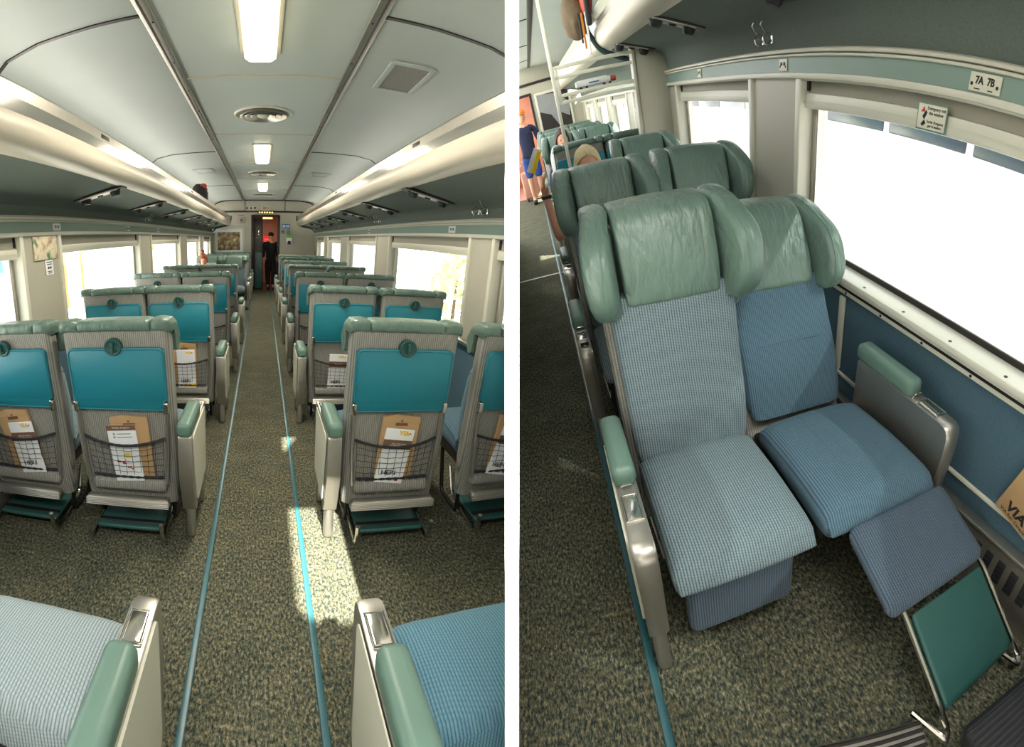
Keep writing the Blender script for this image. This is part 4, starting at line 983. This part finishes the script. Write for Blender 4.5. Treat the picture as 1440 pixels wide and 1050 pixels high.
g.obj('grip_ribs', MT['dark'], t); g = G(); g.rbox(-.12, .22, -.04, .04, 0, .11, .01, 2); g.obj('bracket', MT['darkm'], t)
# paper bag and card at the right edge
t = thing('paper_bag', 'kraft paper bag with dark printed logo against the blue wall, right edge', 'paper bag', (XW - .012, .52, .50), -PI / 2)
f = lambda x, y, z: tuple(Matrix.Rotation(.30, 3, 'Y') @ Vector((x, y, z)))
g = G(); g.rbox(-.12, .12, -.02, 0, -.12, .17, .006, 2, f); g.obj('bag_body', MT['kraft'], t)
vs, fs = text_mesh('VIA', .06, TM(-.035, -.0205, -.065), bold=.002); g = G(); g.add([f(*v) for v in vs], fs); vs, fs = text_mesh('VIA Rail Canada', .02, TM(-.03, -.0205, -.10)); g.add([f(*v) for v in vs], fs); g.obj('printed_logo', MT['ink'], t)
g = G(); g.lathe([(0, -.022), (.02, -.022), (.02, -.019), (0, -.019)], (-.04, 0, .075), 'y', 16, f); g.obj('red_seal', MT['red'], t)
t = thing('mint_card', 'pale mint card sticking out below the kraft bag on the wall', 'card', (XW - .006, .52, .40), -PI / 2)
f2 = lambda x, y, z: tuple(Matrix.Rotation(.3, 3, 'Y') @ Vector((x, y, z)))
g = G(); g.rbox(-.1, .1, -.004, 0, -.05, .08, .004, 1, f2); g.obj('card', MT['sidepan'], t); g = G()
for x, z in ((-.05, -.01), (-.03, -.01), (-.04, -.03)): g.box(x - .006, x + .006, -.0048, -.0038, z - .003, z + .003, f2)
g.obj('printed_marks', MT['ink'], t)
# passengers
reader = sitter('blond person behind the second aisle seat, bare forearm raised into the aisle', (.32, 3.62, -.02), PI, 'hair_blond', 'grey_cloth',
    [([(.18, .04, 1.10), (.285, .28, .90), (.315, .22, 1.17), (.0, .05, 1), (-1, 0, 0)], -.85), ([(-.19, 0, 1.0), (-.24, .14, .78), (-.10, .34, .74), (.5, .8, 0), (0, 0, -1)], .4)], head=(.0, .13, 1.30))
t = thing('magazine', 'folded yellow and white paper held up over the aisle', 'magazine', (-.005, 3.40, 1.37), 0); t.rotation_euler = (.1, .55, .25)
g = G(); g.rbox(-.03, -.004, -.012, .0, -.06, .08, .003, 1); g.obj('yellow_page', MT['yellow'], t); g = G(); g.rbox(-.055, -.0, .0005, .012, -.06, .09, .003, 1); g.obj('white_pages', MT['paper'], t)
t = thing('wristband', 'dark band around the raised wrist over the aisle', 'wristband', (.005, 3.40, 1.165)); g = G(); g.lathe([(.030, -.010), (.035, -.010), (.035, .010), (.030, .010)], (0, 0, 0), 'z', 20); g.obj('strap', MT['dark'], t)
sitter('dark-haired person seated low in the far rows beyond the pole', (.36, 6.75, -.02), PI, 'hair_dark', 'navy', lap, head=(0, .05, 1.33))
def walker():
    t = thing('person', 'person in orange hat and dotted navy top at the far end of the aisle', 'person', (-.13, 11.0, 0))
    N = [((0, 0, .95), (.14, .10)), ((0, 0, 1.15), (.13, .09)), ((0, 0, 1.36), (.16, .10)), ((0, 0, 1.48), (.11, .07)), ((0, 0, 1.57), .05),
         ((-.2, 0, 1.44), .052), ((-.27, .02, 1.18), .042), ((-.25, -.10, .95), .032), ((.2, 0, 1.44), .052), ((.27, .02, 1.18), .042), ((.2, -.16, 1.05), .032),
         ((-.09, 0, .86), .085), ((-.10, -.03, .5), .058), ((-.10, .03, .12), .042), ((-.10, -.08, .05), .036), ((.09, 0, .86), .085), ((.10, -.03, .5), .058), ((.10, .03, .12), .042), ((.10, -.08, .05), .036)]
    E = [(0, 1), (1, 2), (2, 3), (3, 4), (3, 5), (5, 6), (6, 7), (3, 8), (8, 9), (9, 10), (0, 11), (11, 12), (12, 13), (13, 14), (0, 15), (15, 16), (16, 17), (17, 18)]
    for w, i in ((N[7][0], 7), (N[10][0], 10)):
        n, e = hand_nodes(w, (0, -.2, -1), (0, -1, 0), base=len(N)); E.append((i, len(N))); N += n; E += e
    g = G(); g.add(*skin_mesh(N, E)); head_geo(g, (0, -.02, 1.68), PI, 0, .95); g.obj('body', MT['skin'], t, 60)
    ex = lambda n, k: (n[0], (n[1][0] + k, n[1][1] + k) if isinstance(n[1], tuple) else n[1] + k)
    g = G(); g.add(*skin_mesh([((0, 0, .80), (.175, .135))] + [ex(n, .022) for n in N[1:4]] + [ex(N[5], .014), ex(N[6], .012), ex(N[8], .014), ex(N[9], .012)], [(0, 1), (1, 2), (2, 3), (3, 4), (4, 5), (3, 6), (6, 7)])); g.obj('shirt', MT['navy'], t, 60)
    g = G(); g.add(*skin_mesh([((0, 0, 1.02), (.15, .11))] + [ex(N[i], .03) for i in (11, 12, 15, 16)], [(0, 1), (1, 2), (0, 3), (3, 4)])); g.obj('shorts', MT['bluecloth'], t, 60)
    g = G(); g.ell((0, -.02, 1.76), .095, .11, .075, 18, 9); g.rbox(-.1, .1, -.13, .09, 1.735, 1.75, .007, 2); g.obj('hat', MT['orange'], t)
    for sx in (-.10, .10): g = G(); g.rbox(sx - .045, sx + .045, -.18, .09, 0, .09, .03, 3); g.obj('shoe', MT['dark'], t)
walker()
t = thing('suitcase', 'pinkish red suitcase standing in the far aisle in front of the walker', 'suitcase', (-.22, 11.6, 0)); g = G(); g.rbox(-.22, .22, -.12, .12, .05, .62, .05, 4); g.obj('shell', MT['rust'], t)
g = G(); g.tube(fillet([(-.1, 0, .6), (-.1, 0, .72), (.1, 0, .72), (.1, 0, .6)], .03), .01, 8); g.obj('handle', MT['dark'], t)
for x in (-.17, .17):
    for yy in (-.08, .08): g = G(); g.lathe([(0, -.015), (.03, -.015), (.03, .015), (0, .015)], (x, yy, .03), 'x', 12); g.obj('wheel', MT['dark'], t)
# bags on the second rack
t = thing('backpack', 'brown and orange-red backpack with straps hanging off the close-up view rack', 'bag', (.56, 4.55, 2.2))
g = G(); g.ell((-.02, .2, .05), .09, .2, .15, 24, 14, 2.6, fn=lambda X, Y, Z: (X + .014 * math.sin(29 * Y + 25 * Z), Y, Z + .018 * math.sin(37 * Y + 20 * X))); g.obj('bag_body', MT['brownbag'], t)
g = G(); g.ell((.06, -.04, .16), .05, .09, .17, 16, 10, 2.6); g.obj('red_pocket', MT['redbag'], t); g = G(); g.rbox(.03, .07, -.15, -.10, -.06, .24, .012, 2); g.obj('black_strap', MT['blackbag'], t)
for x, z0, m in ((.0, -.20, 'orange'), (.03, -.24, 'paper'), (-.02, -.16, 'dark')):
    g = G(); g.rbox(x - .008, x + .008, -.115, -.108, z0, .03, .003, 1); g.obj('hanging_strap', MT[m], t)

#%%OUTSIDE
CUR = 'L'
g = G(); g.box(-40, 30, -10, 60, -1.3, -1.2); struct('ground', g, MT['gravel'])
t = thing('platform_railing', 'row of orange posts with rails on the platform outside the left windows', 'railing', (-9, 0, -1.2))
for k in range(8):
    g = G(); g.rbox(-.06, .06, 8 + 2.2 * k - .06, 8 + 2.2 * k + .06, 0, 2.9, .02, 2); g.obj('post', MT['orangep'], t)
for z in (1.3, 2.0):
    g = G(); g.rbox(-.03, .03, 8, 23.4, z, z + .06, .015, 2); g.obj('rail', MT['greyp'], t)
t = thing('platform_building', 'pale platform building with brown beams outside the left windows', 'building', (-14, 22, -1.2))
g = G(); g.box(-2, 0, -8, 14, 0, 4.6); g.obj('wall', MT['steelw'], t)
for z in (3.1, 3.9): g = G(); g.rbox(0, .12, -8, 14, z, z + .14, .02, 1); g.obj('beam', MT['orangep'], t)
g = G(); g.rbox(.0, .1, -4, 2, 1.8, 2.6, .03, 2); g.obj('blue_panel', MT['blue'], t)
t = thing('yellow_sign', 'round yellow sign on a pillar outside the third left window', 'sign', (-3.6, 15.2, -1.2)); g = G(); g.rbox(-.2, .2, -.15, .15, 0, 4.2, .03, 2); g.obj('pillar', MT['greyp'], t)
g = G(); g.lathe([(0, -.2), (.27, -.2), (.27, -.16), (0, -.16)], (.05, 0, 2.75), 'y', 26); g.obj('sign_disc', MT['yellow'], t)
def bush(x, y, r, h, lab):
    t = thing('shrub', lab, 'shrub', (x, y, -1.2), group='shrubs outside the right windows'); rd = random.Random(int(x * 7 + y))
    g = G()
    for k in range(420):
        a, b, q = rd.uniform(0, 2 * PI), math.acos(rd.uniform(-.2, 1)), rd.uniform(.6, 1) ** .5
        c = Vector((r * q * math.sin(b) * math.cos(a), r * q * math.sin(b) * math.sin(a), h * .35 + h * .62 * q * math.cos(b))); d = Vector((rd.uniform(-1, 1), rd.uniform(-1, 1), rd.uniform(-1, 1))).normalized(); e = d.orthogonal().normalized() * .09; d = d * .17
        g.add([c - d, c + e, c + d, c - e], [(0, 1, 2, 3)])
    g.obj('foliage', MT['leafout'], t); g = G(); g.tube([(0, 0, 0), (.05, .02, h * .4), (.0, .05, h * .7)], [.08, .06, .03], 8); g.obj('stem', MT['brownbag'], t)
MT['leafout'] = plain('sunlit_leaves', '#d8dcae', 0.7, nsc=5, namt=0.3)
for i, (x, y, r, h) in enumerate(((6.0, 12.5, 1.5, 3.4), (6.8, 16.5, 1.7, 3.9), (7.5, 21, 1.8, 3.8), (8.2, 27, 2.0, 4.2))): bush(x, y, r, h, 'pale sunlit shrub outside the right windows, %s from the camera' % ORD[i])
CUR = 'R'
g = G(); g.box(1.4, 30, -12, 40, -1.3, -1.2); struct('ground', g, MT['gravel'])
t = thing('passenger_train', 'pale train with a dark window band standing on the next track', 'train', (4.5, 0, -.1))
g = G(); g.rbox(0, 2.8, -6, 30, 0, 3.0, .12, 3); g.obj('car_body', MT['steelw'], t)
for k in range(22):
    g = G(); y = -5.4 + 1.62 * k; g.rbox(-.02, .03, y, y + (1.5 if k % 4 else 1.15), 1.24, 1.72, .03, 2); g.obj('window_pane', MT['darkglass'], t)
t = thing('added_sunshade', 'added frosted sheet above the neighbouring track, unseen, dimming the sun', 'sunshade', (0, 0, 3.5))  # added out of view to weaken the sun on the second carriage's seats
g = G(); g.rbox(2.3, 4.6, -6, 4, 0, .03, .005, 1); g.obj('dimming_sheet', MT['sunshade'], t)
for y in (-5.5, -2.5, .5, 3.5):
    g = G(); g.rbox(2.2, 4.7, y - .02, y + .02, -.06, 0, .008, 1); g.obj('beam', MT['alu'], t)

#%%DIVIDER, CLIPPING, LIGHT
CUR = 'W'
# white partition between the two carriages, its narrow end towards the camera
R0, TH = .86, 20 / FOC * .86
g = G(); h = .80
cy0 = lambda r: min(.80 * r, 2.2)
g.add([(x, y, z) for (r, x) in ((R0, -TH / 2), (R0, TH / 2), (2.7, -TH / 2), (2.7, TH / 2), (13.5, -TH / 2), (13.5, TH / 2)) for (y, z) in ((-cy0(r), -r), (cy0(r), -r))],
      [(0, 1, 3, 2), (0, 4, 5, 1), (2, 3, 7, 6), (0, 2, 6, 4), (1, 5, 7, 3), (8, 10, 11, 9), (4, 8, 9, 5), (6, 7, 11, 10), (4, 6, 10, 8), (5, 9, 11, 7)], lambda x, y, z: tuple(cam.matrix_world @ Vector((x, y, z))))
post = struct('wall_divider', g, MT['white'])

for o in list(CAR):
    if CAR[o] in ('R', 'R0'):
        o.matrix_world = M_R @ (Matrix.Translation(o.location) @ o.rotation_euler.to_matrix().to_4x4() @ Matrix.Diagonal((*o.scale, 1)))
bpy.context.view_layer.update()
# each carriage ends at the white partition
nrm = (cam.matrix_world.to_3x3() @ Vector((1, 0, 0))).normalized()
def clip(o, sgn):
    mw = o.matrix_world
    d = [(mw @ v.co - EYE).dot(nrm) * sgn for v in o.data.vertices]
    if not d: print('EMPTY', o.name, o.parent and o.parent.name); return False
    if min(d) > .003: return True
    if max(d) < .003: return False
    me = o.data.copy() if o.data.users > 1 else o.data
    o.data = me
    bm = bmesh.new(); bm.from_mesh(me); inv = mw.inverted()
    co = inv @ (EYE + nrm * sgn * .003); no = (mw.to_3x3().transposed() @ (nrm * sgn)).normalized()
    bmesh.ops.bisect_plane(bm, geom=bm.verts[:] + bm.edges[:] + bm.faces[:], dist=1e-6, plane_co=co, plane_no=no, clear_inner=True)
    bm.to_mesh(me); n = len(bm.faces); bm.free()
    return n > 0
for o in list(CAR):
    if CAR[o] in ('W', 'R0'): continue
    sgn = 1 if CAR[o] == 'R' else -1
    fam = [o] + list(o.children) + [c for ch in o.children for c in ch.children]
    keep = {}
    for q in fam: keep[q] = clip(q, sgn) if q.type == 'MESH' else None
    def alive(q): return bool(keep[q]) or any(alive(c) for c in q.children)
    for q in reversed(fam):
        if not alive(q): bpy.data.objects.remove(q)
        elif keep[q] is False:                      # mesh parent fully cut away while a child stays
            q.data = q.data.copy(); q.data.clear_geometry()

w = bpy.data.worlds.new('sky'); S.world = w; w.use_nodes = True
nt = w.node_tree; bg = nt.nodes['Background']; tc = nt.nodes.new('ShaderNodeTexCoord'); sp = nt.nodes.new('ShaderNodeSeparateXYZ'); rp = nt.nodes.new('ShaderNodeValToRGB')
nt.links.new(tc.outputs['Generated'], sp.inputs[0]); nt.links.new(sp.outputs[2], rp.inputs[0]); nt.links.new(rp.outputs[0], bg.inputs[0])
rp.color_ramp.elements[0].color = (1, .98, .95, 1); rp.color_ramp.elements[1].color = (.95, .98, 1, 1); bg.inputs[1].default_value = 3.6
sd = bpy.data.lights.new('sun', 'SUN'); sd.energy = 34.0; sd.angle = .012; sd.color = (1, .95, .86); so = bpy.data.objects.new('sun', sd); COL.objects.link(so)
so.rotation_euler = Vector((0, -.7071, .7071)).to_track_quat('Z', 'Y').to_euler(); so.location = (0, -8, 8)
for i, (ya, yb) in enumerate(LAMPS):
    ld = bpy.data.lights.new('ceiling_or_fill_light', 'AREA'); ld.shape = 'RECTANGLE'; ld.size = .18; ld.size_y = yb - ya; ld.energy = 45; ld.color = (1, .9, .74)
    lo = bpy.data.objects.new('ceiling_or_fill_light', ld); COL.objects.link(lo); lo.location = (-.027, (ya + yb) / 2, 2.49)
ld = bpy.data.lights.new('vestibule_fill', 'AREA'); ld.size = .5; ld.energy = 9; ld.color = (1, .85, .7)  # fill light added to brighten the vestibule, no fixture built here
lo = bpy.data.objects.new('vestibule_fill', ld); COL.objects.link(lo); lo.location = (.05, 16.4, 2.25)
for y in (-.45,):  # fill light added behind the camera to brighten the first carriage
    ld = bpy.data.lights.new('ceiling_or_fill_light', 'AREA'); ld.shape = 'RECTANGLE'; ld.size = 1.6; ld.size_y = .6; ld.energy = 60; ld.color = (1, .97, .92)
    lo = bpy.data.objects.new('ceiling_or_fill_light', ld); COL.objects.link(lo); lo.location = (-.2, y, 2.5)
vs = S.view_settings; vs.view_transform = 'Standard'; vs.look = 'None'; vs.exposure = 0.12; vs.gamma = 1.0; vs.use_curve_mapping = False
S.cycles.caustics_reflective = False; S.cycles.caustics_refractive = False
S.cycles.max_bounces = 8; S.cycles.diffuse_bounces = 5; S.cycles.transparent_max_bounces = 16; S.cycles.use_denoising = True
S.cycles.sample_clamp_indirect = 6.0
